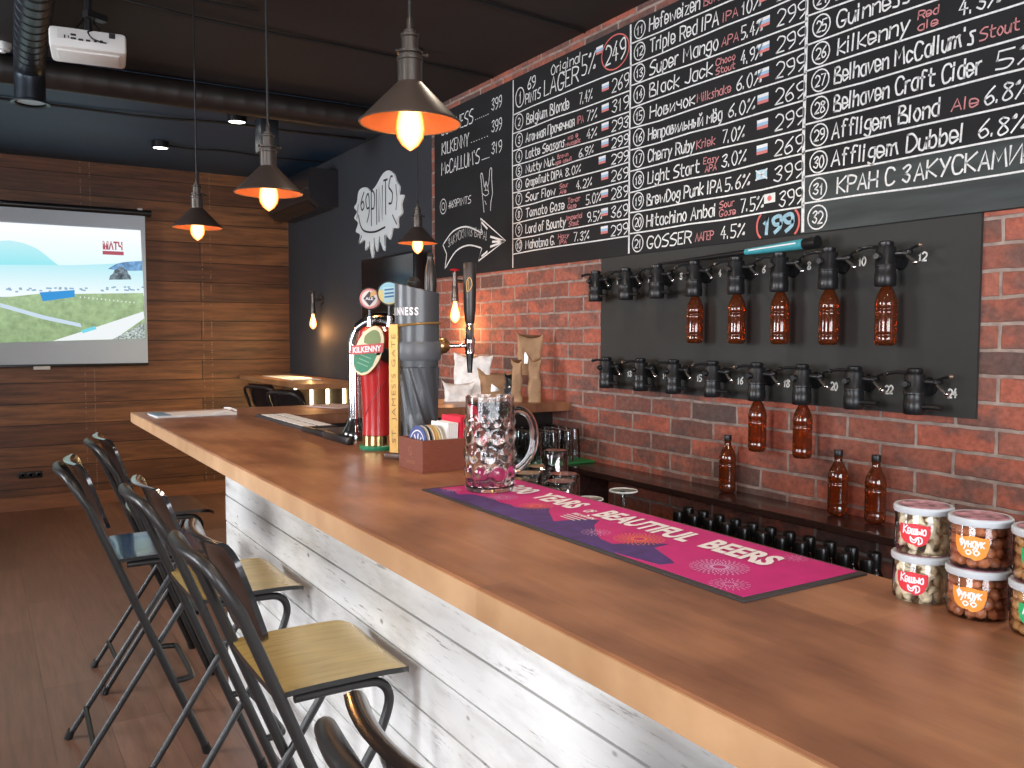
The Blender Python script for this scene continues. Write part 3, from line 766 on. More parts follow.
# projector
t = thing('projector', 'white projector hanging upside down from the ceiling beside the spiral duct', 'projector', (.405, 3.80, 2.545), -.12)
PJ = t
b = MB().box((0, 0, 0), (.32, .26, .095), bevel=.018); 
b.box((0, -.02, -.05), (.26, .16, .012), bevel=.004)
b.build('body', WHITEP, t)
b = MB().box((-.02, -.1305, .012), (.21, .003, .042)); b.build('port_panel', mat('pale_port_panel', (.62, .62, .60), .5), t, smooth=False)
b = MB()
for x, z, w, h in ((-.095, .0, .006, .014), (-.08, .0, .004, .01), (-.06, .012, .022, .009), (-.06, -.004, .022, .008), (-.03, -.006, .02, .008), (.0, -.006, .018, .008), (.03, -.006, .012, .006), (.055, -.004, .012, .012)):
    MB().box((x, -.133, z), (w, .004, h)).build('port', BLACKM, t, smooth=False)
MB().box((.10, -.131, .028), (.026, .008, .022)).build('power_socket', BLACKM, t, smooth=False)
MB().lathe([(.026, 0), (.03, .012), (.026, .02)], (.085, .128, .0), 24, axis=(0, 1, 0)).build('lens', BLACKM, t)
b = MB().cyl((0, 0, .05), (0, 0, .372), .016); b.box((0, 0, .055), (.16, .12, .01)); b.box((.03, -.03, .14), (.10, .04, .03), .6)
b.cyl((-.06, -.05, .05), (-.02, 0, .13), .005, seg=8).cyl((.06, -.05, .05), (.02, 0, .13), .005, seg=8).cyl((0, 0, .362), (0, 0, .374), .05)
b.build('ceiling_mount', BLACKM, t)
b = MB().tube(smoothline([(.02, -.12, .045), (.0, -.14, .03), (.02, -.15, .0), (.06, -.14, -.008), (.075, -.13, -.006)], 5), .0035, 8); b.build('cable', BLACKM, t)
PJ.scale = (.83, .83, .83)
# smoke detector and downlights
t = thing('smoke_detector', 'round white smoke detector on ceiling at left edge', 'smoke detector', (.15, 5.02, ZC)); t.scale = (.75, .75, .9)
MB().lathe([(.055, 0), (.055, -.02), (.045, -.038), (.0, -.042)], (0, 0, 0), 28, True, False).build('housing', WHITEP, t)
MB().lathe([(.02, -.0425), (.017, -.05), (0, -.051)], (0, 0, 0), 20, True, False).build('sensor', WHITEP, t)
DL = 'round black ceiling downlights'
t = thing('ceiling_downlight', 'lit round ceiling downlight lower and further left, near the wooden wall', 'downlight', (1.20, 6.90, ZC), 0, DL)
MB().lathe([(.062, -.001), (.062, -.05), (.056, -.055), (.052, -.05), (.052, -.047)], (0, 0, 0), 32, True, False).build('housing', BLACKM, t)
MB().cyl((0, 0, -.047), (0, 0, -.0505), .051, seg=32).build('diffuser', DOWNL, t)
d2 = copy_tree(t); d2.location = (1.48, 5.80, ZC); d2['label'] = 'lit round ceiling downlight just beyond the round duct'
FILLDL = ((.30, 1.0), (1.55, .55), (1.55, 2.3), (-.9, 3.2), (-.6, .2))  # unseen downlights, added to brighten counter, seats and runner
for x, y in FILLDL:
    q = copy_tree(t); q.location = (x, y, ZC); q['label'] = 'added fill downlight, out of view, on the near ceiling above and behind the camera'
t = thing('ceiling_speaker', 'small dark box on the ceiling behind the middle pendant lamp', 'speaker', (1.66, 5.75, ZC))
MB().box((0, 0, -.13), (.12, .14, .22), bevel=.01).build('cabinet', mat('blue_black_box', (.02, .026, .034), .5), t)
MB().cyl((0, 0, -.02), (0, 0, 0), .03).build('mount', BLACKM, t)
CB = mat('black_cable', (.006, .006, .006), .5)
def cable(nm, pts, label, r=.006):
    tag(MB().tube(smoothline(pts, 5), r, 8).build(nm, CB), label, 'cable', None)
cable('ceiling_cable', [(1.26, 6.96, 2.845), (1.42, 6.94, 2.835), (1.7, 6.95, 2.85), (2.0, 6.95, 2.838), (2.47, 6.96, 2.85)], 'black cable on ceiling from the lower downlight to dark wall')
cable('ceiling_cable', [(XL + .02, 6.12, 2.85), (-.5, 6.1, 2.84), (.6, 6.12, 2.845), (1.0, 6.08, 2.835), (1.45, 6.02, 2.845), (1.9, 6.0, 2.84), (2.45, 6.0, 2.85)], 'black cable along the ceiling just beyond the round duct', .008)
cable('ceiling_cable', [(XL + .02, 4.0, 2.85), (.2, 4.05, 2.85), (.9, 4.1, 2.84), (1.5, 4.15, 2.85), (2.47, 4.2, 2.85)], 'black cable sagging across the ceiling behind the largest pendant lamp', .007)
cable('ceiling_cable', [(-.4, 2.95, 2.85), (.7, 3.0, 2.85), (1.3, 3.2, 2.84), (2.0, 3.3, 2.85), (2.47, 3.35, 2.85)], 'black cable on ceiling nearest to us, above the largest pendant lamp', .007)
cable('ceiling_cable', [(.46, 3.8, 2.85), (.75, 3.86, 2.835), (1.1, 3.9, 2.85)], 'short black cable on the ceiling beside the projector mount', .006)
# air conditioner
t = thing('air_conditioner', 'dark wall mounted air conditioner in the far corner under ceiling', 'air conditioner', (XW + .012, 7.28, 2.60))
m = MB(); m.ext([(0, -.15), (-.16, -.15), (-.235, -.09), (-.25, .0), (-.245, .10), (-.225, .145), (0, .145)], (0, .58, 0), (1, 0, 0), (0, 0, 1), 1.16)
m.build('body', mat('dark_ac_shell', (.022, .020, .022), .3, coat=.2), t, angle=20)
MB().box((-.19, 0, -.135), (.10, .98, .008), rot=Matrix.Rotation(.75, 3, 'Y')).build('vent_flap', BLACKM, t)
MB().span((-.2555, -.56, -.018), (-.247, .56, -.012)).build('trim_line', STEEL, t, smooth=False)
# television behind the beer towers
t = thing('television', 'black flat television on the dark wall behind the beer towers', 'television', (XW + .012, 5.46, 1.735))
MB().box((-.10, 0, 0), (.06, .90, .46), bevel=.006).build('casing', BLACKM, t)
MB().box((-.131, 0, .008), (.003, .86, .41)).build('screen', mat('dark_screen', (.006, .006, .007), .12), t, smooth=False)
MB().box((-.035, 0, 0), (.07, .3, .3)).build('wall_mount', BLACKM, t, smooth=False)

# ================================================================== PENDANT LAMPS
def bulb_profile():
    return [(.0, -.150), (.006, -.147), (.018, -.138), (.028, -.122), (.0315, -.104), (.030, -.084), (.024, -.058), (.0165, -.032), (.013, -.018), (.013, .0)]
def make_pendant(label, loc, cordlen):
    """origin = lower rim of the socket, bulb tip .15 m lower"""
    r = thing('pendant_lamp', label, 'pendant lamp', loc, 0, 'pendant lamps over the bar')
    m = MB().lathe([(.100, -.080), (.096, -.074), (.028, -.004), (.020, .003)], seg=48, cap0=False, cap1=False)
    m2 = MB().lathe([(.098, -.0805), (.094, -.0765), (.026, -.007), (.018, .000)], seg=48, cap0=False, cap1=False)
    m.tube([(.100 * math.cos(a), .100 * math.sin(a), -.080) for a in [2 * PI * i / 48 for i in range(49)]], .0022, 6, False)
    sh = m.build('lamp_shade', SHADE, r, recalc=False)
    m2.build('shade_lining', LINING, sh, recalc=False)['label'] = 'inside of the shade with orange bulb glow painted in'
    MB().lathe([(.0245, -.002), (.0245, .040), (.026, .042), (.026, .048), (.022, .050), (.022, .053), (.0255, .055), (.0255, .060), (.0165, .063), (.0165, .086), (.0185, .088), (.0185, .093), (.012, .096), (.012, .101), (.006, .104), (.006, .122), (.003, .130)], seg=28).build('socket', SOCKET, r)
    MB().cyl((.024, 0, .0575), (.034, 0, .0575), .003, seg=10).sphere((.037, 0, .0575), .0045, seg=10).build('thumbscrew', SOCKET, r); MB().cyl((-.024, 0, .0575), (-.030, 0, .0575), .003, seg=10).build('thumbscrew', SOCKET, r)
    MB().lathe([(a * .93, b * .9) for a, b in bulb_profile()], seg=28, cap0=False).build('bulb', BULB, r)
    MB().cyl((0, 0, .125), (0, 0, cordlen), .0035, seg=10).build('cord', CB, r)
    MB().cyl((0, 0, cordlen), (0, 0, cordlen - .02), .03, seg=24).build('ceiling_rose', BLACKM, r)
    return r
TIP = .135
def pend(label, x, y, ztip): return make_pendant(label, (x, y, ztip + TIP), ZC - ztip - TIP)
pend('largest grey cone pendant lamp hanging nearest above the bar', .749, 1.60, 1.797)
pend('middle grey cone pendant lamp, second from the largest along the bar', .765, 2.64, 1.803)
pend('grey cone pendant lamp over the far bar end, before the wooden wall', .80, 3.80, 1.822)
pend('grey cone pendant lamp hanging just right of the white sign', 1.92, 4.02, 1.84)

# ================================================================== WALL SCONCES
def make_sconce(label, x, y, z, red):
    """origin on the wall at pipe height; bulb hangs .1 m off the wall"""
    r = thing('wall_sconce', label, 'wall lamp', (x, y, z), 0, 'pipe wall lamps with bare bulbs')
    MB().cyl((0, 0, -.02), (-.012, 0, -.02), .034, seg=24).build('wall_plate', DARKSTEEL, r)
    m = MB().tube([(-.01, 0, -.02), (-.085, 0, -.02)], .011, 14); m.cyl((-.085, 0, -.055), (-.085, 0, .03), .015, seg=16)
    m.lathe([(.018, .03), (.018, .022), (.015, .02)], (-.085, 0, 0), 16); m.build('pipe', DARKSTEEL, r)
    MB().lathe([(.016, -.05), (.019, -.06), (.019, -.115), (.022, -.118), (.022, -.135), (.014, -.14)], (-.085, 0, 0), 20).build('socket', DARKSTEEL, r)
    w = MB(); w.tube([(-.085 + .026 * math.cos(a), .026 * math.sin(a), .046) for a in [2 * PI * i / 20 for i in range(21)]], .005, 8, False)
    w.cyl((-.085, 0, .03), (-.085, 0, .05), .005, seg=8); w.cyl((-.111, 0, .046), (-.059, 0, .046), .003, seg=8)
    w.build('valve_wheel', mat('red_enamel', (.6, .02, .03), .35) if red else DARKSTEEL, r)
    MB().lathe([(a * .95, b * .88 - .135) for a, b in bulb_profile()], (-.085, 0, 0), seg=24, cap0=False).build('bulb', BULB, r)
    return r
make_sconce('pipe wall lamp glowing on the dark wall near the far counter', XW + .012, 7.10, 1.742, False)
make_sconce('pipe wall lamp with red valve wheel on the brick wall', XW, 4.53, 1.765, True)

# sockets
def socket(nm, label, loc, axis, n, w=.08):
    t = thing(nm, label, 'wall socket', loc)
    for i in range(n):
        o = (i - (n - 1) / 2) * w
        c = (o, -.006, 0) if axis == 'x' else (-.006, o, 0)
        s = (w - .003, .012, .078) if axis == 'x' else (.012, w - .003, .078)
        MB().box(c, s, bevel=.003).build('socket_plate', BLACKM, t)
        d = (0, -1, 0) if axis == 'x' else (-1, 0, 0)
        c2 = Vector(c) + Vector(d) * .006
        MB().lathe([(.024, 0), (.024, .002), (.019, .002), (.017, -.004)], c2, 20, axis=d).build('socket_insert', BLACKM, t)
    return t
socket('wall_socket', 'black triple socket low on the wooden wall', (.345, YB, .285), 'x', 3).scale = (.72, 1, .72)
socket('wall_socket', 'black double socket on the dark wall above the far counter', (XW + .012, 6.36, 1.16), 'y', 2)

# ================================================================== LOGO ON THE DARK WALL
XD = XW + .0115
t = thing('wall_sign', 'white bottle cap shaped sign reading 69 PINTS on the dark wall', 'sign', (XD, 5.88, 2.312))
out = []
raw = [(-.44, .20), (-.36, .27), (-.28, .22), (-.20, .30), (-.08, .28), (.02, .16), (.10, .15), (.18, .26), (.30, .31), (.42, .22), (.44, .12)]
# left lobe, notch, right lobe, frilled sides, drips
sign = [(-.40, .11), (-.37, .215), (-.30, .25), (-.20, .235), (-.13, .18), (-.02, .22), (.10, .315), (.21, .33), (.30, .27), (.33, .20),
        (.39, .12), (.38, .04), (.46, .02), (.42, -.06), (.43, -.16), (.36, -.20), (.36, -.30), (.27, -.29), (.22, -.40), (.14, -.33),
        (.12, -.51), (.03, -.38), (-.02, -.50), (-.06, -.385), (-.10, -.57), (-.16, -.42), (-.24, -.46), (-.24, -.34), (-.37, -.37), (-.34, -.27),
        (-.43, -.22), (-.38, -.13), (-.46, -.06), (-.40, .0), (-.46, .06)]
sg = smoothline(sign, 3, True)
KX, KZ = .98, .66
MB().ext([(x * KX, z * KZ + .05) for x, z in sg], (-.001, 0, 0), (0, -1, 0), (0, 0, 1), .012).build('sign_plate', mat('white_sign_paint', (.88, .92, .92), .6), t, smooth=False)
w = MB(); U = (0, -1, 0); Z = (0, 0, 1); o = (-.0145, 0, 0)
hs = {'6': (-.315, .0, .19), '9': (-.215, -.15, .31), 'P': (-.108, -.20, .37), 'I': (-.008, -.20, .37), 'N': (.035, -.18, .37), 'T': (.125, -.12, .36), 'S': (.215, -.02, .27)}
for ch, (x, z, h) in hs.items():
    st, ww = strokes(ch, 1, 0, 0); kx_ = .064 / ww if ch != 'I' else 1
    for pl in st:
        w.ribbon(on(o, U, Z, [((x + px * kx_) * KX, (z + py * h) * KZ + .05) for px, py in pl]), .014, (-1, 0, 0))
w.ribbon(on(o, U, Z, smoothline([(-.36, .02), (-.31, -.07), (-.22, -.115), (-.04, -.135), (.14, -.12)], 5)), .014, (-1, 0, 0))
for pl in ([(-.15, -.2), (-.14, -.30)], [(-.06, -.18), (-.05, -.27)], [(.04, -.18), (.04, -.29)], [(.13, -.18), (.14, -.25)], [(.33, .15), (.35, .05), (.33, -.02)], [(-.36, .10), (-.39, .0)], [(.27, -.05), (.34, -.12)], [(-.30, -.14), (-.36, -.20)]):
    w.ribbon(on(o, U, Z, pl), .010, (-1, 0, 0))
w.build('sign_lettering', mat('black_sign_paint', (.02, .02, .022), .6), t, smooth=False)

# ================================================================== CHALK MENU BOARD
BZ0, BZ1 = 1.785, 2.792
bt = thing('menu_blackboard', 'huge blackboard with numbered chalk beer list on the brick wall', 'blackboard', (XW, 0, 0))
MB().span((-.016, .9, BZ0), (0, 4.93, BZ1)).build('board_panel', BOARD, bt, smooth=False)
XB = -.0168
MB().span((-.0168, .9, BZ0 + .002), (-.0158, 2.075, BZ0 + .192)).build('wiped_area', WIPED, bt, smooth=False)['label'] = 'grey wiped rows'
UY, ZZ = (0, -1, 0), (0, 0, 1)
def P3(y, z): return (XB - .0008, y, z)
C1, C2, C3 = 3.995, 3.018, 2.066
for y, w_ in ((C1, .009), (C2, .011), (C3, .013)):
    ln = MB(); ln.ribbon([P3(y + random.uniform(-.004, .004), BZ0 + .01 + (BZ1 - BZ0 - .02) * i / 6) for i in range(7)], w_, (-1, 0, 0)); ln.build('column_line', CHALK, bt, smooth=False)
b1 = [2.605, 2.505, 2.415, 2.335, 2.262, 2.190, 2.112, 2.030, 1.945, 1.866]
RH = (BZ1 - BZ0) / 11
b2 = [BZ1 - RH * (i + 1) for i in range(10)]
b3 = [z + .010 for z in b2]
for bs, ya, yb in ((b1, C1, C2), (b2, C2, C3), (b3, C3, .92)):
    for z in bs:
        ln = MB(); n = 5; ln.ribbon([P3(ya + (yb - ya) * i / n, z + random.uniform(-.004, .004)) for i in range(n + 1)], .0060, (-1, 0, 0)); ln.build('ruled_line', CHALK, bt, smooth=False)
def flagmesh(row, y, z, kind):
    w_, h_ = .052, .034
    cols = {'ru': ((.85, .85, .85), (.35, .55, .75), (.70, .22, .20)), 'jp': ((.8, .8, .78),), 'sc': ((.45, .65, .75),)}[kind]
    nb = len(cols)
    for i, c in enumerate(cols):
        mm = mat('flag_chalk_%s_%d' % (kind, i), c, .9)
        mb = MB(); z1 = z + h_ - h_ / nb * i; z0 = z + h_ - h_ / nb * (i + 1)
        mb.poly([P3(y, z0), P3(y - w_, z0 + .001), P3(y - w_, z1 + .001), P3(y, z1)])
        if kind == 'jp':
            mb.build('flag', mm, row, smooth=False, recalc=False)
            mb = MB(); mb.poly([(p_[0] - .0006, p_[1], p_[2]) for p_ in [P3(y - .026 - a, z + .017 + b) for a, b in circ(0, 0, .010)]]); mb.build('flag', CHALKR, row, smooth=False, recalc=False); continue
        if kind == 'sc':
            mb.build('flag', mm, row, smooth=False, recalc=False); mb = MB()
            for q in (((0, 0), (w_, h_)), ((0, h_), (w_, 0))): mb.ribbon([(XB - .0016, y - q[0][0], z + q[0][1]), (XB - .0016, y - q[1][0], z + q[1][1])], .006, (-1, 0, 0))
            mb.build('flag', CHALK, row, smooth=False); continue
        mb.build('flag', mm, row, smooth=False, recalc=False)
def row(num, ycol, zb, hrow, name, nx, nw, style=None, pct=None, flag=None, price=None, colw=.96, nh=None, style2=None):
    """one line of the list; nx, nw: where the name starts / how wide, as metres from the divider"""
    lift = .0008; O = lambda u, dz=0: (XB, ycol - u, zb + dz)
    rr = hrow * .40; cx, cz = .062, hrow * .5
    k = MB()
    if name: write(k, name, (nh or hrow * .52), O(nx, hrow * .22), UY, ZZ, .0072, width=nw, lift=lift); o = k.build('menu_row', CHALK, bt, smooth=False)
    k = MB() if name else k
    k.ribbon([(XB - .0008, ycol - x, zb + z) for x, z in circ(cx, cz, rr * .98, rr, 18)], .005, (-1, 0, 0), closed=True)
    write(k, str(num), hrow * .40, O(cx, cz - hrow * .20), UY, ZZ, .0056, width=.040 if num > 9 else .018, align='c', lift=lift)
    if name: k.build('row_number', CHALK, o, smooth=False)
    else: o = k.build('menu_row', CHALK, bt, smooth=False)
    if pct: k = MB(); write(k, pct[0], hrow * .52, O(pct[1], hrow * .20), UY, ZZ, .0058, width=pct[2], lift=lift); k.build('strength', CHALK, o, smooth=False)
    if price: k = MB(); write(k, price[0], hrow * .60, O(price[1], hrow * .18), UY, ZZ, .0058, width=price[2], lift=lift); k.build('price', CHALK, o, smooth=False)
    if style:
        s_ = MB()
        for i, (txt, u0, w_) in enumerate(style):
            two = len(style) > 1
            hh = hrow * (.26 if two else .36); dz = (hrow * .52 if i == 0 else hrow * .16) if two else hrow * .24
            write(s_, txt, hh, O(u0, dz), UY, ZZ, .0048, width=w_, lift=lift)
        s_.build('style_note', CHALKP, o, smooth=False)
    if flag: flagmesh(o, ycol - flag[1], zb + hrow * .38, flag[0])
    return o
z1 = [BZ1] + b1 + [BZ0]
def R1(i): return z1[i + 1], z1[i] - z1[i + 1]
# column one
zb, hr = R1(0)
k = MB()
k.ribbon([(XB - .0008, C1 - x, zb + z) for x, z in circ(.07, .075, .042, .050, 20)], .006, (-1, 0, 0), closed=True)
write(k, '1', .06, (XB, C1 - .062, zb + .045), UY, ZZ, .007, lift=.0008)
write(k, '69', .058, (XB, C1 - .145, zb + .095), UY, ZZ, .007, width=.07, lift=.0008)
write(k, 'PINTS', .048, (XB, C1 - .125, zb + .03), UY, ZZ, .007, width=.14, lift=.0008)
write(k, 'Original', .045, (XB, C1 - .36, zb + .118), UY, ZZ, .006, width=.25, lift=.0008)
write(k, 'LAGER', .075, (XB, C1 - .30, zb + .03), UY, ZZ, .0085, width=.29, lift=.0008)
r0 = k.build('menu_row', CHALK, bt, smooth=False); k = MB()
write(k, '5%', .088, (XB, C1 - .62, zb + .05), UY, ZZ, .007, width=.10, lift=.0008)
k.build('strength', CHALK, r0, smooth=False); k = MB()
write(k, '249', .085, (XB, C1 - .80, zb + .05), UY, ZZ, .0085, width=.14, lift=.0008)
k.build('price', CHALK, r0, smooth=False)
k = MB(); k.ribbon([(XB - .0008, C1 - x, zb + z) for x, z in circ(.87, .092, .098, .075, 26)], .006, (-1, 0, 0), closed=True); k.build('price_ring', CHALKR, r0, smooth=False)
flagmesh(r0, C1 - .73, zb + .115, 'ru')
rows1 = [
 (2, 'Belgium Blonde', .135, .38, None, ('7.4%', .60, .10), '269'), (3, 'Атомная Прачечная', .13, .43, [('IPA', .585, .05)], ('7%', .66, .075), '319'),
 (4, 'Latte Seasons', .13, .35, [('кофе', .51, .08), ('милкшейк', .49, .12)], ('4%', .66, .075), '293'), (5, 'Nutty Nut', .13, .26, [('Brown', .42, .09), ('ореховый', .40, .14)], ('6.9%', .60, .11), '299'),
 (6, 'Grapefruit DIPA', .13, .33, None, ('8.0%', .49, .12), '299'), (7, 'Sour Flow', .13, .27, [('Sour', .44, .07), ('Ale', .44, .055)], ('4.2%', .58, .12), '269'),
 (8, 'Tomato Gose', .13, .35, [('Томат', .51, .10), ('Gose', .51, .07)], ('5.0%', .66, .11), '289'), (9, 'Lord of Bounty', .13, .36, [('Imperial', .50, .13), ('Stout', .52, .08)], ('9.5%', .67, .11), '369'),
 (10, 'Mahatma G.', .13, .27, [('Hazy', .43, .09), ('IPA', .44, .06)], ('7.3%', .56, .12), '299')]
for i, (n, nm, nx, nw, st, pc, pr) in enumerate(rows1):
    zb, hr = R1(i + 1)
    row(n, C1, zb, hr, nm, nx, nw, st, pc, ('ru', .775 if i != 4 else .755), (pr, .85, .115))
# column two
rows2 = [
 (11, 'Hefeweizen', .125, .30, [('Bavaria', .45, .14)], ('5%', .62, .08), None, '299'), (12, 'Triple Red IPA', .13, .40, [('IPA', .555, .075)], ('10%', .65, .09), 'ru', '299'),
 (13, 'Super Mango', .13, .40, [('APA', .55, .085)], ('5.4%', .65, .10), 'ru', '299'), (14, 'Black Jack', .13, .37, [('Choco', .52, .10), ('Stout', .52, .10)], ('4.9%', .65, .10), 'ru', '299'),
 (15, 'Новичок', .135, .27, [('Milkshake', .42, .18)], ('6.0%', .63, .12), 'ru', '299'), (16, 'Неправильный мёд', .125, .43, None, ('6.0%', .59, .13), 'ru', '269'),
 (17, 'Cherry Ruby', .125, .28, [('Kriek', .42, .10)], ('7.0%', .56, .11), 'ru', '299'), (18, 'Light Start', .125, .31, [('Easy', .46, .08), ('APA', .47, .06)], ('3.0%', .56, .12), 'ru', '269'),
 (19, 'BrewDog Punk IPA', .12, .44, None, ('5.6%', .58, .12), 'sc', '399'), (20, 'Hitachino Anbai', .12, .41, [('Sour', .55, .075), ('Gose', .55, .085)], ('7.5%', .66, .11), 'jp', '399'),
 (21, 'GOSSER', .125, .27, [('ЛАГЕР', .42, .10)], ('4.5%', .56, .12), None, None)]
zz2 = [BZ1] + b2 + [BZ0]
for i, (n, nm, nx, nw, st, pc, fl, pr) in enumerate(rows2):
    o = row(n, C2, zz2[i + 1], RH, nm, nx, nw, st, pc, (fl, .735 if fl != 'jp' else .775) if fl else None, (pr, .82 if fl != 'jp' else .845, .125 if fl != 'jp' else .10) if pr else None, nh=RH * (.58 if i < 4 else .52))
k = MB()
write(k, '199', .058, (XB, C2 - .775, BZ0 + .018), UY, ZZ, .016, width=.13, lift=.0008); k.build('price_fill', CHALKB, o, smooth=False)
k = MB()
for xx, a0, a1 in ((.775, PI * .65, PI * 1.35), (.905, -PI * .35, PI * .35)): k = MB(); k.ribbon([(XB - .0008, C2 - x, BZ0 + .046 + z) for x, z in circ(xx, 0, .032, .046, 10, a0, a1)], .008, (-1, 0, 0)); k.build('price_bracket', CHALKR, o, smooth=False)
# column three
rows3 = [
 (22, 'Heineken', .13, .3, None, ('5%', .62, .1)), (23, 'Krusovice', .13, .3, None, ('4.8%', .62, .1)), (24, 'Lager', .12, .25, None, None), (25, 'Guinness', .125, .27, None, ('4.3%', .62, .1)),
 (26, 'kilkenny', .13, .26, [('Red', .42, .065), ('ale', .42, .065)], ('4.3%', .55, .12)), (27, "Belhaven McCallum's", .12, .48, [('Stout', .615, .11)], ('4.1%', .74, .12)),
 (28, 'Belhaven Craft Cider', .12, .50, None, ('5%', .665, .12)), (29, 'Affligem Blond', .115, .38, [('Ale', .535, .08)], ('6.8%', .635, .12)),
 (30, 'Affligem Dubbel', .115, .46, None, ('6.8%', .62, .13)), (31, 'КРАН С ЗАКУСКАМИ!', .14, .62, None, None), (32, None, 0, 0, None, None)]
zz3 = [BZ1] + b3 + [BZ0]
for i, (n, nm, nx, nw, st, pc) in enumerate(rows3):
    zb = zz3[i + 1]; hr = zz3[i] - zb
    o = row(n, C3, zb, hr, nm, nx, nw, st, pc, None, None, nh=hr * .56)
    if i in (7, 8): 
        k = MB(); k.ribbon([(XB - .0008, C3 - x, zb + z) for x, z in ((.80, .03), (.86, .03), (.86, .07), (.80, .07))], .004, (-1, 0, 0), closed=True); k.build('flag', CHALK, o, smooth=False)
# left field: house beers, hashtag, hand, arrow
k = MB()
for nm, z, u0, w_, h, pr in (('GUINNESS', 2.655, .095, .40, .075, '399'), ('KILKENNY', 2.535, .105, .34, .07, '399'), ("McCALLUM'S", 2.415, .10, .47, .075, '319')):
    write(k, nm, h, (XB, 4.93 - u0, z), UY, ZZ, .008, width=w_, lift=.0008)
    write(k, pr, .062, (XB, 4.93 - .71, z + .018), UY, ZZ, .0062, width=.105, lift=.0008)
    for j in range(7):
        u = u0 + w_ + .03 + j * (.66 - u0 - w_) / 7; k.ribbon([P3(4.93 - u, z + .008), P3(4.93 - u - .008, z + .008)], .004, (-1, 0, 0))
k.build('house_beers', CHALK, bt, smooth=False)
k = MB()
k.ribbon(on((XB - .0008, 4.93, 2.20), UY, ZZ, circ(.12, .02, .042, .045, 18)), .005, (-1, 0, 0), closed=True)
k.ribbon(on((XB - .0008, 4.93, 2.20), UY, ZZ, circ(.12, .02, .020, .022, 14)), .005, (-1, 0, 0), closed=True)
write(k, '#69PINTS', .042, (XB, 4.93 - .19, 2.20), UY, ZZ, .0048, width=.28, lift=.0008); k.build('hashtag', CHALK, bt, smooth=False)
SH = lambda p_: (.66 + (p_[0] - .64) * .85, 2.235 + (p_[1] - 2.26) * .78)
k = MB(); hand = [(.60, 2.12), (.585, 2.20), (.575, 2.26), (.565, 2.33), (.555, 2.395), (.575, 2.40), (.595, 2.335), (.605, 2.30), (.625, 2.335), (.645, 2.30), (.665, 2.34), (.675, 2.41), (.70, 2.415), (.70, 2.34), (.71, 2.24), (.69, 2.18), (.685, 2.12)]
k.ribbon([P3(4.93 - x, z) for x, z in map(SH, smoothline(hand, 4))], .005, (-1, 0, 0))
for pl in ([(.575, 2.26), (.62, 2.235), (.66, 2.245), (.65, 2.27), (.61, 2.275)], [(.62, 2.33), (.62, 2.28)], [(.65, 2.30), (.655, 2.26)], [(.61, 2.20), (.63, 2.17)]): k.ribbon([P3(4.93 - x, z) for x, z in map(SH, smoothline(pl, 3))], .0035, (-1, 0, 0))
k.build('horns_hand_drawing', CHALK, bt, smooth=False)
k = MB(); arrow = smoothline([(.115, 1.985), (.25, 2.055), (.42, 2.065), (.60, 2.01)], 6) + [(.585, 2.095), (.86, 1.945), (.56, 1.855), (.60, 1.925)] + smoothline([(.60, 1.925), (.44, 1.955), (.28, 1.93), (.14, 1.835)], 6)[1:] + [(.165, 1.925)]
k.ribbon([P3(4.93 - x, z) for x, z in arrow], .009, (-1, 0, 0), closed=True)
for a, bb in (((.70, 1.98), (.84, 1.945)), ((.70, 1.925), (.84, 1.94)), ((.60, 2.07), (.66, 2.03)), ((.60, 1.88), (.66, 1.90)), ((.72, 1.95), (.84, 1.943))): k.ribbon([P3(4.93 - a[0], a[1]), P3(4.93 - bb[0], bb[1])], .012, (-1, 0, 0))
st, ww = strokes('ЗАКУСКИ ИЗ БАРА!', .050, .05, .06)
kx = .47 / ww
for pl in st: k.ribbon([P3(4.93 - (.185 + x * kx), 1.962 + y + .045 * math.sin(min(1, x / ww) * PI) ) for x, y in pl], .0032, (-1, 0, 0))
k.build('arrow_drawing', CHALK, bt, smooth=False)
# brown strip under the board / charcoal tap panel
t = thing('tap_panel', 'charcoal painted panel on brick wall carrying the black bottle filling taps', 'tap panel', (XW, 0, 0))
MB().span((-.012, 1.432, 1.186), (0, 3.222, 1.784)).build('panel_sheet', PANEL, t, smooth=False)
XP = -.0125
TOPU = [3.185, 2.97, 2.768, 2.548, 2.326, 2.122, 1.916, 1.703]; BOTU = [3.10, 2.866, 2.66, 2.44, 2.217, 2.014, 1.806, 1.594]
for y, z, nums in [(TOPU, 1.66, ['1', '2', '3', '4', '6', '8', '10', '12']), (BOTU, 1.245, ['13', '14', '15', '16', '18', '20', '22', '24'])]:
    for yy, nn in zip(y, nums):
        k = MB(); write(k, nn, .025, (XP, yy - .078, z), UY, ZZ, .006, width=.012 if len(nn) == 1 else .025, align='l', lift=.0008)
        k.build('tap_number', CHALK, t, smooth=False)

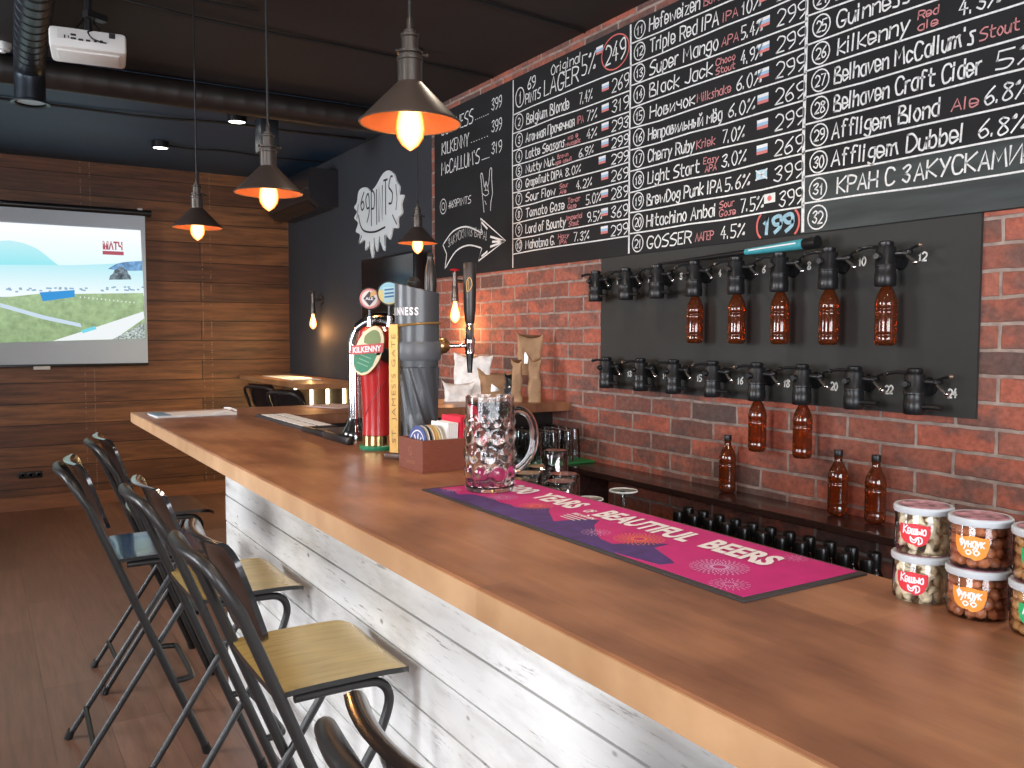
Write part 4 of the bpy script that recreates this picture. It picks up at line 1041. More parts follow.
# ================================================================== FILLING TAPS + BOTTLES
def make_tap():
    """origin: on the panel, at the top of the tap body; body axis .06 m in front"""
    r = thing('filling_tap', None, 'beer tap')
    a = (-.062, 0, 0)
    MB().lathe([(.026, 0), (.028, -.006), (.028, -.050), (.030, -.053), (.030, -.060), (.0275, -.062), (.0275, -.080), (.0295, -.084), (.0295, -.118), (.027, -.122)], a, 28).build('tap_body', BLACKM, r)
    MB().lathe([(.019, .0), (.021, .006), (.021, .014), (.016, .018)], a, 20).build('tap_cap', BLACKM, r)
    MB().lathe([(.011, 0), (.012, .006), (.009, .012)], (-.089, .004, -.030), 18, axis=(-1, 0, 0)).build('gauge_knob', BLACKM, r)
    MB().box((-.026, 0, -.04), (.05, .028, .05), bevel=.004).cyl((-.0, 0, -.04), (-.008, 0, -.04), .03, seg=20).build('wall_fitting', BLACKM, r)
    m = MB().tube([(-.062, .015, .002), (-.070, .05, .004), (-.074, .072, .0)], .0055, 10).sphere((-.075, .078, -.001), .0075, seg=10); m.build('release_lever', BLACKM, r)
    m = MB().tube([(-.055, -.02, -.022), (-.055, -.055, -.024), (-.052, -.075, -.020)], .009, 12).sphere((-.052, -.06, -.024), .013, seg=12); m.build('side_valve', BLACKM, r)
    l = MB().tube([(-.055, -.058, -.022), (-.060, -.085, -.008), (-.062, -.104, -.004)], .0042, 8).build('gas_lever', BLACKM, r)
    MB().sphere((-.063, -.108, -.003), .007, seg=10).build('lever_tip', mat('aged_brass', (.36, .27, .2), .35, metal=.8), l)
    l = MB().tube([(-.055, -.058, -.026), (-.064, -.078, -.040), (-.068, -.096, -.052)], .0045, 8).build('beer_lever', STEEL, r)
    MB().sphere((-.069, -.100, -.055), .0075, sc=(1, 1.3, 1), seg=10).build('lever_tip', CHROME, l)
    return r
tap = make_tap()
spout = MB().cyl((-.062, -.02, -.098), (-.066, -.085, -.098), .0085, seg=14).build('drain_spout', BLACKM, tap)
tap0 = tap
ordn = ['first', 'second', 'third', 'fourth', 'fifth', 'sixth', 'seventh', 'eighth']
TN = (['1', '2', '3', '4', '6', '8', '10', '12'], ['13', '14', '15', '16', '18', '20', '22', '24'])
first = True
for ri, (ylist, z) in enumerate(((TOPU, 1.700), (BOTU, 1.310))):
    for i, y in enumerate(ylist):
        if first: o = tap; first = False
        else: o = copy_tree(tap)
        onwall = y > 3.2
        o.location = (XW - .0125, y - .013, z + .004); o.scale = (1.12, 1.07, 1); o['group'] = 'black filling taps on the charcoal panel'
        rown = 'upper' if ri == 0 else 'lower'
        hasb = (ri == 0 and i >= 3) or (ri == 1 and i in (4, 5))
        o['label'] = '%s black filling tap from the left, %s row, %s' % (ordn[i], rown, 'brown bottle under it' if hasb else 'no bottle')
        if hasb:
            for ch in list(o.children):
                if ch.name.startswith('drain_spout') and o is not tap: bpy.data.objects.remove(ch)
# bottles: brown plastic half-litre
def bprof(h, neck=True):
    p = [(.0, .004), (.020, .002), (.028, .004), (.0325, .014), (.033, .030), (.0315, .034), (.0315, .037), (.033, .041), (.033, .050),
         (.0325, .100), (.0335, .104), (.0335, .112), (.0315, .115), (.0315, .118), (.0335, .122), (.0330, .138), (.029, .156), (.022, .172), (.0155, .184)]
    if neck: p += [(.0130, .192), (.0130, .204), (.0150, .205), (.0150, .208), (.0125, .209), (.0125, .226)]
    else: p += [(.0140, .1885)]
    return p
def bottle(label, loc, group, neck=True, m=AMBER, cat='bottle'):
    r = thing('plastic_bottle', label, cat, loc, random.uniform(0, 6), group)
    b_ = MB().lathe(bprof(0, neck), seg=28, cap1=False); b_.build('bottle_body', m, r, angle=60)
    if neck:
        MB().lathe([(.0140, .205), (.0145, .207), (.0142, .226), (.013, .229)], seg=24).build('cap', BLACKM, r)
        MB().lathe([(.0345 - .002, 0), (.0, .0)], seg=10) if False else None
    return r
XBt = XW - .0125 - .062
names_t = {3: 'fourth', 4: 'fifth', 5: 'sixth', 6: 'seventh', 7: 'eighth'}
proto_h = None
for i in (3, 4, 5, 6, 7):
    lab = 'brown bottle hanging under the %s tap of the upper row' % ordn[i]
    if proto_h is None: proto_h = o = bottle(lab, (XBt, TOPU[i], 1.391), 'brown bottles hanging from the taps', False)
    else: o = copy_tree(proto_h); o['label'] = lab
    o.location = (XBt, TOPU[i] - .013, 1.396)
for i in (4, 5):
    o = copy_tree(proto_h); o.location = (XBt, BOTU[i] - .013, 1.004); o['label'] = 'brown bottle hanging under the %s tap of the lower row' % ordn[i]
b0 = None
for y, lab in ((2.365, 'brown bottle standing alone at the left on the dark wall shelf'), (1.865, 'brown bottle on dark shelf, left one of the pair near the nut jars'), (1.722, 'brown bottle on dark shelf, right one of the pair near the nut jars')):
    if b0 is None: b0 = o = bottle(lab, (2.42, y, .8285), 'brown bottles standing on the dark shelf')
    else: o = copy_tree(b0); o['label'] = lab
    o.location = (2.435, y + .002, .8285); o.scale = (1, 1, .965)
# empty dark bottles in two rows below the shelf
d0 = None
for k_, (xx, y0, n) in enumerate(((2.18, 1.565, 11), (2.262, 1.60, 11))):
    for i in range(n):
        if d0 is None:
            d0 = o = thing('dark_bottle', '', 'bottle', (0, 0, 0))
            MB().lathe([(.028, 0), (.034, .004), (.035, .02), (.034, .135), (.030, .155), (.0205, .178), (.018, .186)], seg=24, cap1=False).build('bottle_body', AMBERD, o)
            MB().lathe([(.0205, .186), (.0215, .188), (.0200, .228), (.018, .233)], seg=24).build('cap', CAPBLACK, o)
        else: o = copy_tree(d0)
        o.location = (xx, y0 + i * .0795, .5505)
        o['label'] = 'dark empty bottle standing in the rows beneath the black shelf'; o['group'] = 'dark empty bottles below the shelf'
# rolled umbrella-like tube lying on top of the taps
t = thing('rolled_banner', 'black tapering roll with turquoise label lying across the upper taps', 'rolled banner')
A_, B_ = Vector((2.405, 2.74, 1.722)), Vector((2.405, 1.945, 1.742))
P_ = lambda f: A_ + (B_ - A_) * f
MB().tube([P_(0), P_(.25), P_(.60)], [.005, .008, .011], 16).build('dark_wrap', BLACKM, t)
MB().tube([P_(.60), P_(.93)], [.0115, .0185], 20).build('turquoise_wrap', mat('turquoise_plastic', (.06, .36, .42), .35), t)
MB().tube([P_(.93), P_(.94), P_(1)], [.019, .0225, .0225], 20).build('end_cap', BLACKM, t)
m = MB(); u_ = (B_ - A_).normalized(); n_ = Vector((-1, 0, .25)).normalized(); v_ = n_.cross(u_)
m.ribbon([P_(.63) + n_ * .0126, P_(.76) + n_ * .0156, P_(.90) + n_ * .0184], .005, n_); m.build('pale_stripe', PRINTW, t, smooth=False)

# ================================================================== BAR RUNNER
t = thing('bar_runner', 'magenta and purple bar runner mat with white slogan lying on the bar', 'bar mat', (0, 0, ZT))
MX0, MX1, MY0, MY1 = .795, 1.035, .742, 1.650
MB().span((MX0, MY0, 0), (MX1, MY1, .003), .0008).build('rubber_base', RUBBER, t, smooth=False)
bd = .012
MB().span((MX0 + bd, MY0 + bd, .003), (MX1 - bd * .45, MY1 - bd, .0036)).build('printed_face', PINK, t, smooth=False)
# purple skyline band along the customer side: (along from far end, height above near edge)
sky = [(0, -.0012), (0, .02), (.05, .035), (.085, .022), (.10, .048), (.16, .062), (.20, .052), (.235, .058), (.26, .052), (.30, .105), (.325, .085), (.40, .045), (.41, .10), (.435, .118), (.46, .088), (.50, .060), (.545, .035),
       (.585, .030), (.60, .075), (.63, .105), (.635, .070), (.66, .060), (.70, .045), (.72, .035), (.715, .012), (.62, -.0012)]
MB().ext([(a, b_) for a, b_ in sky], (MX0 + bd, MY1 - bd, .0031), (0, -1, 0), (1, 0, 0), .0009).build('purple_silhouette', PURPLE, t, smooth=False)
def firework(cx, cy, rr, m_, n=26, rings=4):
    mb = MB()
    for q in range(rings):
        r0_ = rr * (.22 + .78 * q / rings); r1_ = r0_ + rr * .78 / rings * .6
        for i in range(n):
            a = 2 * PI * (i + .5 * (q % 2)) / n
            mb.ribbon([(cx + r0_ * math.cos(a), cy + r0_ * math.sin(a), .0045), (cx + r1_ * math.cos(a), cy + r1_ * math.sin(a), .0045)], rr * .045, (0, 0, 1))
    mb.build('firework_print', m_, t, smooth=False)
firework(.890, 1.475, .034, PRINTV); firework(.898, 1.365, .036, PRINTO); firework(.893, 1.057, .044, PRINTO, 30, 5); firework(.880, .868, .044, PRINTV, 30, 5)
firework(.862, 1.130, .028, PRINTV, 20, 3); firework(.83, .80, .030, PRINTV, 20, 3); firework(1.010, .845, .022, PRINTV, 16, 2); firework(.84, 1.60, .025, PRINTV, 18, 2)
for wd, sz, xx, yy, wd_, bo_ in (('300', .080, .940, 1.565, .092, .0030), ('YEARS', .080, .940, 1.448, .152, .0030), ('OF', .034, .944, 1.281, .021, .0012), ('BEAUTIFUL', .080, .940, 1.246, .252, .0030), ('BEERS', .080, .940, .976, .146, .0030)):
    m = MB(); lettering(m, wd, sz, (xx, yy, .0048), (0, -1, 0), (1, 0, 0), bold=bo_, shear=-.32, align='LEFT', width=wd_)
    m.build('slogan_word', PRINTW, t, smooth=False, recalc=False)
m = MB(); lettering(m, 'BELHAVEN', .016, (.915, 1.242, .0048), (0, -1, 0), (1, 0, 0), bold=.0006, width=.062)
for r_ in range(3): m.ribbon([(.905 - r_ * .010, 1.272 - r_ * .004, .0048), (.905 - r_ * .010, 1.215 + r_ * .004, .0048)], .0035, (0, 0, 1))
m.ribbon([(.934, 1.246, .0048), (.928, 1.240, .0048)], .004, (0, 0, 1)); m.build('small_crest_lettering', PRINTW, t, smooth=False, recalc=False)

# ================================================================== GLASS MUG
t = thing('glass_mug', 'large dimpled glass beer mug with handle standing on the bar runner', 'beer mug', (.911, 1.562, ZT + .0045), 0)
R, H = .0535, .198
seg = 72; prof = []
NZ = 60
m = MB(); outer = []
for i in range(NZ + 1):
    z = H * i / NZ; row_ = []
    for j in range(seg):
        a = 2 * PI * j / seg; r = R
        if z < .012: r = R - .004 * (1 - z / .012)
        elif z < .158:
            # rows of round dimples pressed into the wall
            for (zc, nd, rd, off) in ((.040, 9, .0155, 0), (.078, 9, .0165, .5), (.116, 9, .0155, 0), (.145, 14, .008, .5)):
                pa = (a / (2 * PI) * nd + off) % 1; du = (pa - .5) / nd * 2 * PI * R; dz = z - zc
                d = math.hypot(du, dz) / rd
                if d < 1: r += .0042 * (1 - d * d) if nd == 9 else .003 * (1 - d * d)
            r -= .0015
        else: r = R - .0015 - .001 * min(1, (z - .158) / .02)
        row_.append((r * math.cos(a), r * math.sin(a), z))
    outer.append(row_)
inner = []
for i in range(9):
    z = .010 + (H - .010) * i / 8; r = R - .0075 if i < 7 else R - .0055
    if i == 0: r = R - .018
    inner.append([(r * math.cos(2 * PI * j / seg), r * math.sin(2 * PI * j / seg), z) for j in range(seg)])
ro = [[m.bm.verts.new(p) for p in rw] for rw in outer]; ri = [[m.bm.verts.new(p) for p in rw] for rw in inner]
m.skin(ro, True, False); m.skin(ri, False, False)
# star cut pressed into the floor of the mug
star = [m.bm.verts.new((.020 * math.cos(2 * PI * j / seg), .020 * math.sin(2 * PI * j / seg), .012 + (.008 if (j // 3) % 2 else 0))) for j in range(seg)]
ctr = m.bm.verts.new((0, 0, .022))
for j in range(seg):
    q = (j + 1) % seg; m.bm.faces.new((ri[0][j], ri[0][q], star[q], star[j])); m.bm.faces.new((star[j], star[q], ctr))
for j in range(seg): q = (j + 1) % seg; m.bm.faces.new((ro[-1][j], ro[-1][q], ri[-1][q], ri[-1][j]))
m.build('mug_body', MUGGLASS, t, angle=80)
hd = (math.cos(math.radians(-8)), math.sin(math.radians(-8)))
hp = smoothline([(.050, .160), (.066, .166), (.086, .158), (.100, .135), (.104, .105), (.098, .075), (.082, .052), (.064, .040), (.050, .036)], 4)
MB().tube([(x * hd[0], x * hd[1], z) for x, z in hp], .0085, 16).build('handle', MUGGLASS, t)

# ================================================================== COASTER BOX
t = thing('coaster_box', 'small reddish brown wooden box holding coasters and napkins on the bar', 'box', (.892, 1.848, ZT), .03)
bw, bd_, bh, th = .150, .125, .078, .006
m = MB(); m.span((0, 0, 0), (bw, th, bh), .001); m.span((0, bd_ - th, 0), (bw, bd_, bh), .001); m.span((0, th, 0), (th, bd_ - th, bh), .001); m.span((bw - th, th, 0), (bw, bd_ - th, bh), .001); m.span((th, th, 0), (bw - th, bd_ - th, th))
m.build('box_body', BOXWOOD, t, smooth=False)
m = MB(); lettering(m, 'Guinness', .016, (-.0006, .062, .018), (0, -1, 0), (0, 0, 1), width=.05)
m.ribbon([(-.0006, .062 + .008 * math.cos(a), .048 + .011 * math.sin(a)) for a in [i * PI / 5 for i in range(10)]], .0018, (-1, 0, 0), True)
m.ribbon([(-.0006, .066, .05), (-.0006, .058, .04)], .002, (-1, 0, 0)); m.build('side_print', BOXGOLD, t, smooth=False, recalc=False)
# coasters stand inside, on edge, leaning
c, s_ = math.cos(.03), math.sin(.03)
def bxy(x, y, z): return (.892 + x * c - y * s_, 1.848 + x * s_ + y * c, ZT + z)
specs = [(.018, (.06, .09, .26), 'dark blue coaster with pale print, leftmost in the wooden box'), (.027, (.75, .72, .66), 'white coaster next to the blue one in the wooden box'), (.034, (.02, .02, .025), 'black coaster in the wooden box'),
         (.041, (.78, .74, .62), 'cream coaster in the wooden box'), (.048, (.75, .42, .14), 'orange coaster in the wooden box'), (.056, (.82, .72, .35), 'yellow coaster in the wooden box'), (.064, (.78, .76, .70), 'pale coaster beside the white napkins in the wooden box')]
for i, (x, col, lab) in enumerate(specs):
    r = thing('coaster', lab, 'coaster', bxy(x, .062, .0062), .03, 'coasters in the wooden box')
    mm = mat('coaster_card_%d' % i, col, .7)
    tilt = .10 - i * .01
    ax = Vector((-math.cos(tilt), 0, math.sin(tilt)))
    MB().cyl((0 + .0012, 0, .0515), Vector((0 + .0012, 0, .0515)) + ax * .0024, .0505, seg=36).build('card', mm, r)
    mb = MB(); uu, vv = frame(ax); o_ = Vector((.0012, 0, .0515)) + ax * .0027
    mb.ribbon([o_ + uu * .039 * math.cos(a) + vv * .039 * math.sin(a) for a in [k2 * 2 * PI / 28 for k2 in range(28)]], .003, ax, True)
    if i == 0:
        for k2 in range(10):
            a = k2 * PI / 5; mb.ribbon([o_ + uu * .012 * math.cos(a) + vv * .012 * math.sin(a), o_ + uu * .030 * math.cos(a + .2) + vv * .030 * math.sin(a + .2)], .005, ax)
    mb.build('ring_print', PRINTW if col[0] < .5 else RUBBER, r, smooth=False)
def stack(nm, lab, x0, x1, y0, y1, h, m_, waves):
    r = thing(nm, lab, 'napkins', bxy(x0, y0, .0062), .03)
    w_, d_ = x1 - x0, y1 - y0
    n = waves
    for i in range(n):
        xx = (i + .5) / n * w_; mb = MB()
        pts = [(xx - w_ / n * .44, 0), (xx + w_ / n * .44, 0), (xx + w_ / n * .44 + .004, h * .7), (xx + w_ / n * .3 + .006, h - .003 * (i % 2)), (xx - w_ / n * .3 + .006, h - .002 * (i % 3)), (xx - w_ / n * .44 + .004, h * .7)]
        mb.ext(pts, (0, d_, 0), (1, 0, 0), (0, 0, 1), d_); mb.build('folded_napkin', m_, r, angle=50)
    return r
stack('white_napkins', 'stack of white paper napkins in the wooden box', .074, .104, .018, .105, .108, PAPER, 5)
stack('red_napkins', 'stack of bright red napkins at the back of the wooden box', .108, .142, .016, .112, .122, NAPRED, 5)

# ================================================================== BEER TOWERS
# red font
t = thing('red_beer_tower', 'glossy red beer tower with green base and oval badge on the bar', 'beer tower', (.985, 2.33, ZT))
MB().lathe([(.054, 0), (.055, .003), (.055, .010), (.051, .013)], seg=40).build('base_ring', GREENPL, t)
MB().lathe([(.047, .013), (.047, .040), (.0455, .042)], seg=40).build('gold_band', mat('polished_gold', (.85, .66, .30), .12, metal=1), t)
MB().lathe([(.0460, .042), (.0450, .08), (.0460, .13), (.0490, .18), (.0530, .23), (.0570, .28), (.058, .315), (.054, .340), (.042, .352), (.0, .356)], seg=72, cap1=False).build('column', REDPL, t)
nb = Vector((-.62, -.78, 0)).normalized(); ub = Vector((0, 0, 1)).cross(nb).normalized(); ub = -ub if False else ub
# ub points to the viewer's right
vb_ = Vector((0, 0, 1)); ang = math.radians(-22)
u2 = ub * math.cos(ang) + vb_ * math.sin(ang); v2 = -ub * math.sin(ang) + vb_ * math.cos(ang)
bc = Vector((0, 0, .285)) + nb * .064 - ub * .006
# black strap holding the badge
MB().tube([bc + ub * .02 - nb * .0 + vb_ * .0, bc + ub * .05 - nb * .015 + vb_ * -.015, bc + ub * .068 - nb * .05 + vb_ * -.03], [.018, .020, .020], 12).build('badge_arm', BLACKM, t)
bg = MB().ext(circ(0, 0, .038, .072, 40), bc, u2, v2, .012).build('badge', CREAM, t, angle=30)
MB().ext(circ(0, 0, .039, .073, 40), bc - nb * .0 + u2.cross(v2) * -.001, u2, v2, .009).build('badge_rim', GOLD, bg)
MB().ext([(-.026, -.050), (-.012, -.064), (.004, -.066), (.018, -.055), (.026, -.035), (.027, .0), (-.033, .0), (-.033, -.028)], bc + u2.cross(v2) * .012, u2, v2, .0012).build('badge_green', GREENPL, bg, smooth=False)
MB().ext(smoothline([(-.020, .016), (-.024, .035), (-.010, .058), (.008, .060), (.022, .040), (.024, .018)], 3), bc + u2.cross(v2) * .012, u2, v2, .0012).build('badge_green', mat('olive_enamel', (.16, .22, .05), .35), bg, smooth=False)
# level red name banner across the badge
bo = bc + nb * .0145
MB().ext([(-.052, -.012), (.044, -.004), (.046, .022), (-.050, .014)], bo, ub, vb_, .005).build('name_banner', mat('banner_red', (.50, .04, .03), .35), bg, smooth=False)
m = MB(); lettering(m, 'KILKENNY', .022, bo + nb * .0056 + vb_ * -.003 - ub * .003, (ub + vb_ * .08).normalized(), vb_, bold=.0008, width=.082); m.build('name_lettering', PRINTW, bg, smooth=False, recalc=False)
m = MB()
for a in (-.012, .0, .012): m.ribbon([bc + nb * .0138 + u2 * -.016 + v2 * (-.03 + a), bc + nb * .0138 + u2 * .014 + v2 * (-.03 + a)], .0022, nb)
m.build('small_print', mat('pale_green_print', (.25, .45, .3), .5), bg, smooth=False)
m = MB(); m.ribbon([Vector((0, 0, 0)) + Vector((math.cos(a) * r_, math.sin(a) * r_, z)) for a, r_, z in [(-2.9 + i * .16, .0462 + (.0008 * i), .10 + i * .012) for i in range(9)]], .003, (-.6, -.7, 0)); m.build('embossed_line', mat('dark_red', (.25, .01, .01), .3), t, smooth=False)

# chrome arch tower with two round tap badges
t = thing('chrome_beer_tower', 'chrome arched beer tower with two round tap badges behind the red one', 'beer tower', (0, 0, ZT))
L1, L2 = Vector((1.003, 2.555, 0)), Vector((1.012, 2.415, 0)) + Vector((.085, -.03, 0)); up = Vector((0, 0, 1))
MB().lathe([(.042, 0), (.043, .02), (.036, .035), (.027, .050), (.022, .07)], L1, 32).build('base_collar', mat('dark_chrome', (.25, .25, .25), .15, metal=1), t)
MB().lathe([(.042, 0), (.043, .02), (.036, .035), (.027, .050), (.022, .07)], L2, 32).build('base_collar', MATS['dark_chrome'], t)
arch = [L1 + up * .05, L1 + up * .26, L1 + up * .31 + (L2 - L1) * .02, L1 + up * .352 + (L2 - L1) * .16, L1 + up * .370 + (L2 - L1) * .5, L1 + up * .352 + (L2 - L1) * .84, L2 + up * .31 - (L2 - L1) * .02, L2 + up * .26, L2 + up * .05]
MB().tube(smoothline(arch, 6), .0205, 24).build('arch_pipe', CHROME, t)
crown = MB().tube(smoothline([L1 + up * .345 + (L2 - L1) * .12, L1 + up * .368 + (L2 - L1) * .35, L1 + up * .372 + (L2 - L1) * .65, L1 + up * .35 + (L2 - L1) * .9], 5), .026, 20)
crown.build('arch_crown', mat('dark_chrome', (.25, .25, .25), .15, metal=1), t)
nb2 = Vector((-.50, -.86, 0)).normalized(); u3 = Vector((0, 0, 1)).cross(nb2).normalized()
for i, (f, zz_, rr) in enumerate(((.36, .438, .0335), (.74, .452, .036))):
    pc = L1 + (L2 - L1) * f; fc = pc + nb2 * .050
    tp = MB().cyl(pc + up * .355, fc + up * .352, .010, seg=16).cyl(fc + up * .335, fc + up * .385, .012, .008, 16).cyl(fc + up * .335, fc + up * .28, .007, .006, 12).build('tap', CHROME, t)
    hd_ = MB().cyl(fc + up * .380, fc + up * (zz_ - rr + .006), .006, seg=12).build('tap_handle', BLACK, tp)
    cc = fc + up * zz_
    MB().ext(circ(0, 0, rr, rr, 36), cc, u3, up, .010).build('badge_rim', CHROME, tp, angle=30)
    n3 = u3.cross(up)
    if i == 0:
        MB().ext(circ(0, 0, rr * .90, rr * .90, 36), cc + n3 * .010, u3, up, .001).build('badge_face', mat('badge_pink', (.62, .22, .20), .35), tp, smooth=False)
        MB().ext(circ(0, 0, rr * .72, rr * .72, 36), cc + n3 * .011, u3, up, .001).build('badge_face', mat('badge_white', (.78, .74, .7), .35), tp, smooth=False)
        MB().ext([(0, -.022), (.018, .0), (0, .022), (-.018, .0)], cc + n3 * .012, u3, up, .001).build('badge_diamond', mat('badge_dark', (.05, .045, .05), .35), tp, smooth=False)
        MB().ext([(.002, .004), (.020, .012), (.018, .024), (.004, .020)], cc + n3 * .013, u3, up, .001).build('badge_crest', mat('badge_gold', (.70, .42, .16), .4), tp, smooth=False)
        m = MB(); lettering(m, 'ALE', .011, cc + n3 * .0145 - up * .004, u3, up, bold=.0004, width=.024); m.build('badge_lettering', PRINTW, tp, smooth=False, recalc=False)
    else:
        MB().ext(circ(0, 0, rr * .90, rr * .90, 36), cc + n3 * .010, u3, up, .001).build('badge_face', mat('badge_straw', (.70, .60, .24), .35), tp, smooth=False)
        MB().ext(circ(0, 0, rr * .90, rr * .90, 20, PI * .1, PI * .9), cc + n3 * .011, u3, up, .001).build('badge_sky', mat('badge_blue', (.30, .58, .68), .35), tp, smooth=False)
        MB().ext([(-.016, -.028), (.014, -.028), (.019, .018), (-.019, .018)], cc + n3 * .0115, u3, up, .001).build('badge_panel', mat('badge_paleblue', (.45, .70, .75), .35), tp, smooth=False)
        m = MB()
        for q, zz3_ in enumerate((.010, -.001, -.011)): m.ribbon([cc + n3 * .0135 + u3 * -.012 + up * zz3_, cc + n3 * .0135 + u3 * .012 + up * (zz3_ + .003)], .005, n3)
        m.build('badge_lettering', mat('badge_navy', (.05, .16, .38), .4), tp, smooth=False)

# grey Guinness tower
t = thing('grey_beer_tower', 'tall slate grey beer tower with white lettering and gold side strip', 'beer tower', (1.010, 2.12, ZT))
def gprof(z):
    pts = [(0, .058), (.05, .055), (.12, .052), (.19, .054), (.25, .057), (.28, .059), (.455, .0595)]
    for (a, ra), (b, rb) in zip(pts, pts[1:]):
        if z <= b: return ra + (rb - ra) * (z - a) / (b - a)
    return pts[-1][1]
m = MB(); rings = []
for i in range(101):
    z = .455 * i / 100; row_ = []
    for j in range(120):
        a = 2 * PI * j / 120; r = gprof(z)
        zz_ = z
        if z > .42: zz_ = .42 + (z - .42) * (1.0 + .40 * math.cos(a - 2.4))   # slanting crown
        if z < .245:
            g = math.sin(a * 8 + z * 34 + 1.5 * math.sin(a * 2)); r += .0032 * max(-1, min(1, g * 3)) * min(1, z / .04)
        row_.append(m.bm.verts.new((r * math.cos(a), r * math.sin(a), zz_)))
    rings.append(row_)
m.skin(rings, True, True); m.build('column', GREYPL, t, angle=30)
MB().lathe([(.0605, .262), (.064, .268), (.0645, .305), (.0615, .312)], seg=48).build('belt_band', mat('lighter_slate', (.095, .105, .115), .42), t)
m = MB()
ga = [(-PI * .98 + i * (PI * 1.1) / 24) for i in range(25)]
m.tube([((.0625) * math.cos(a), .0625 * math.sin(a), .352 - .004 * math.sin(a * 1) + .0004 * i) for i, a in enumerate(ga)], .0032, 8); m.build('gold_ring', GOLD, t)
m = MB()
# the word runs round the front of the column, its first letters turned away
word = 'GUINNESS'; a_end = math.radians(-117); step = math.radians(13)
for i, chh in enumerate(word):
    a = a_end - step * (len(word) - 1 - i)
    n_ = Vector((math.cos(a), math.sin(a), 0)); uu = Vector((-math.sin(a), math.cos(a), 0))
    lettering(m, chh, .028, n_ * .0606 + Vector((0, 0, .382)), uu, (0, 0, 1), bold=.0010, width=.0105 if chh != 'I' else .004)
m.build('name_lettering', PRINTW, t, smooth=False, recalc=False)
sp = Vector((-.068, -.004, 0)); nsp = Vector((-.80, -.60, 0)).normalized(); usp = Vector((0, 0, 1)).cross(nsp).normalized()
MB().box(sp + Vector((0, 0, .187)), (.027, .014, .342), rot=Matrix((usp, -nsp, Vector((0, 0, 1)))).transposed(), bevel=.001).build('gold_side_strip', GOLD, t, smooth=False)['label'] = 'upright gold strip with engraved words'
m = MB(); lettering(m, "ST. JAMES'S GATE", .017, sp + nsp * .0078 + usp * .0062 + Vector((0, 0, .187)), (0, 0, 1), -usp, bold=.0, width=.29, spacing=1.2)
m.build('strip_lettering', mat('engraved_brown', (.20, .10, .03), .5), t, smooth=False, recalc=False)
MB().box(sp + Vector((.002, .002, .008)), (.050, .040, .016), rot=Matrix((usp, -nsp, Vector((0, 0, 1)))).transposed(), bevel=.004).build('strip_foot', mat('dark_bronze', (.09, .045, .03), .4), t)
MB().box((.046, .036, .205), (.040, .05, .41), bevel=.01).build('back_spine', BLACKM, t)
# nitro tap on the barman's side
q = Vector((.062, -.012, .300)); d_ = Vector((.95, -.30, 0)).normalized()
tp = MB().lathe([(.022, 0), (.024, .012), (.020, .024), (.012, .034)], q - d_ * .008, 24, axis=d_).build('tap_shank', mat('copper_gold', (.62, .33, .13), .25, metal=.9), t)
e_ = q + d_ * .083
MB().cyl(q + d_ * .02, e_, .006, .0055, 14).build('tap_rod', CHROME, tp)
MB().lathe([(.010, -.022), (.013, -.020), (.0135, .0), (.015, .006), (.015, .018), (.012, .026), (.012, .048), (.010, .052), (.010, .062)], e_, 24).build('tap_valve', CHROME, tp)
MB().lathe([(.0075, -.074), (.0065, -.072), (.0085, -.045), (.0105, -.020)], e_, 20).build('nozzle', BLACKM, tp)
hm = mat('dark_pewter', (.05, .045, .042), .35, metal=.5)
MB().lathe([(.012, .060), (.014, .068), (.0165, .10), (.0175, .15), (.0180, .222), (.0165, .226)], e_, 28).build('tap_handle', hm, tp)
m = MB(); hn = Vector((-.55, -.83, 0)).normalized(); hu = Vector((0, 0, 1)).cross(hn).normalized(); ho = e_ + hn * .0186 + Vector((0, 0, .165))
m.ribbon([ho + hu * x + up * y for x, y in smoothline([(-.006, .012), (.0, .020), (.006, .014), (.007, -.004), (-.006, -.018), (-.006, .012)], 3)], .0018, hn)
m.ribbon([ho + hu * -.002 + up * .014, ho + hu * -.002 + up * -.012], .001, hn); m.build('harp_emblem', GOLD, tp, smooth=False)
q2 = Vector((.090, .10, .34))
tp2 = MB().cyl((.035, .05, .33), q2 + Vector((0, 0, -.01)), .009, seg=14).cyl(q2 - up * .03, q2 + up * .03, .014, seg=18).build('tap', CHROME, t)
MB().lathe([(.010, .03), (.012, .05), (.015, .09), (.018, .13), (.016, .165), (.011, .195), (.008, .205), (.010, .212), (.006, .222)], q2, 24).build('tap_handle', hm, tp2)
MB().lathe([(.009, 0), (.016, .012), (.018, .022), (.010, .034)], (.005, .03, .452), 20).build('crown_knob', hm, t)

# drip trays and bits behind
t = thing('bar_card_tray', 'black tray with two rows of white cards on the far bar top', 'tray', (.945, 2.91, ZT), 0)
MB().span((0, 0, 0), (.13, .58, .010), .002).build('tray_base', RUBBER, t)
for i in range(8):
    for j in range(2):
        MB().box((.037 + j * .056, .052 + i * .0665, .0108), (.046, .054, .0016), rotz=random.uniform(-.08, .08)).build('card', PAPER, t, smooth=False)
t = thing('drip_tray', 'black drip tray with steel grille beneath the chrome beer tower', 'drip tray', (.93, 2.44, ZT), 0)
m = MB(); m.span((0, 0, 0), (.022, .21, .024), .003); m.span((.006, .225, 0), (.022, .44, .018), .002)
m.build('tray_front', BLACKM, t)
g2 = MB()
for i in range(11): g2.span((.022, .185 + i * .024, .005), (.20, .191 + i * .024, .008))
g2.build('grille', STEEL, t, smooth=False)
MB().span((.022, .175, 0), (.205, .455, .004), .001).build('tray_pan', mat('copper_reflecting_pan', (.30, .17, .09), .25, metal=.8), t)
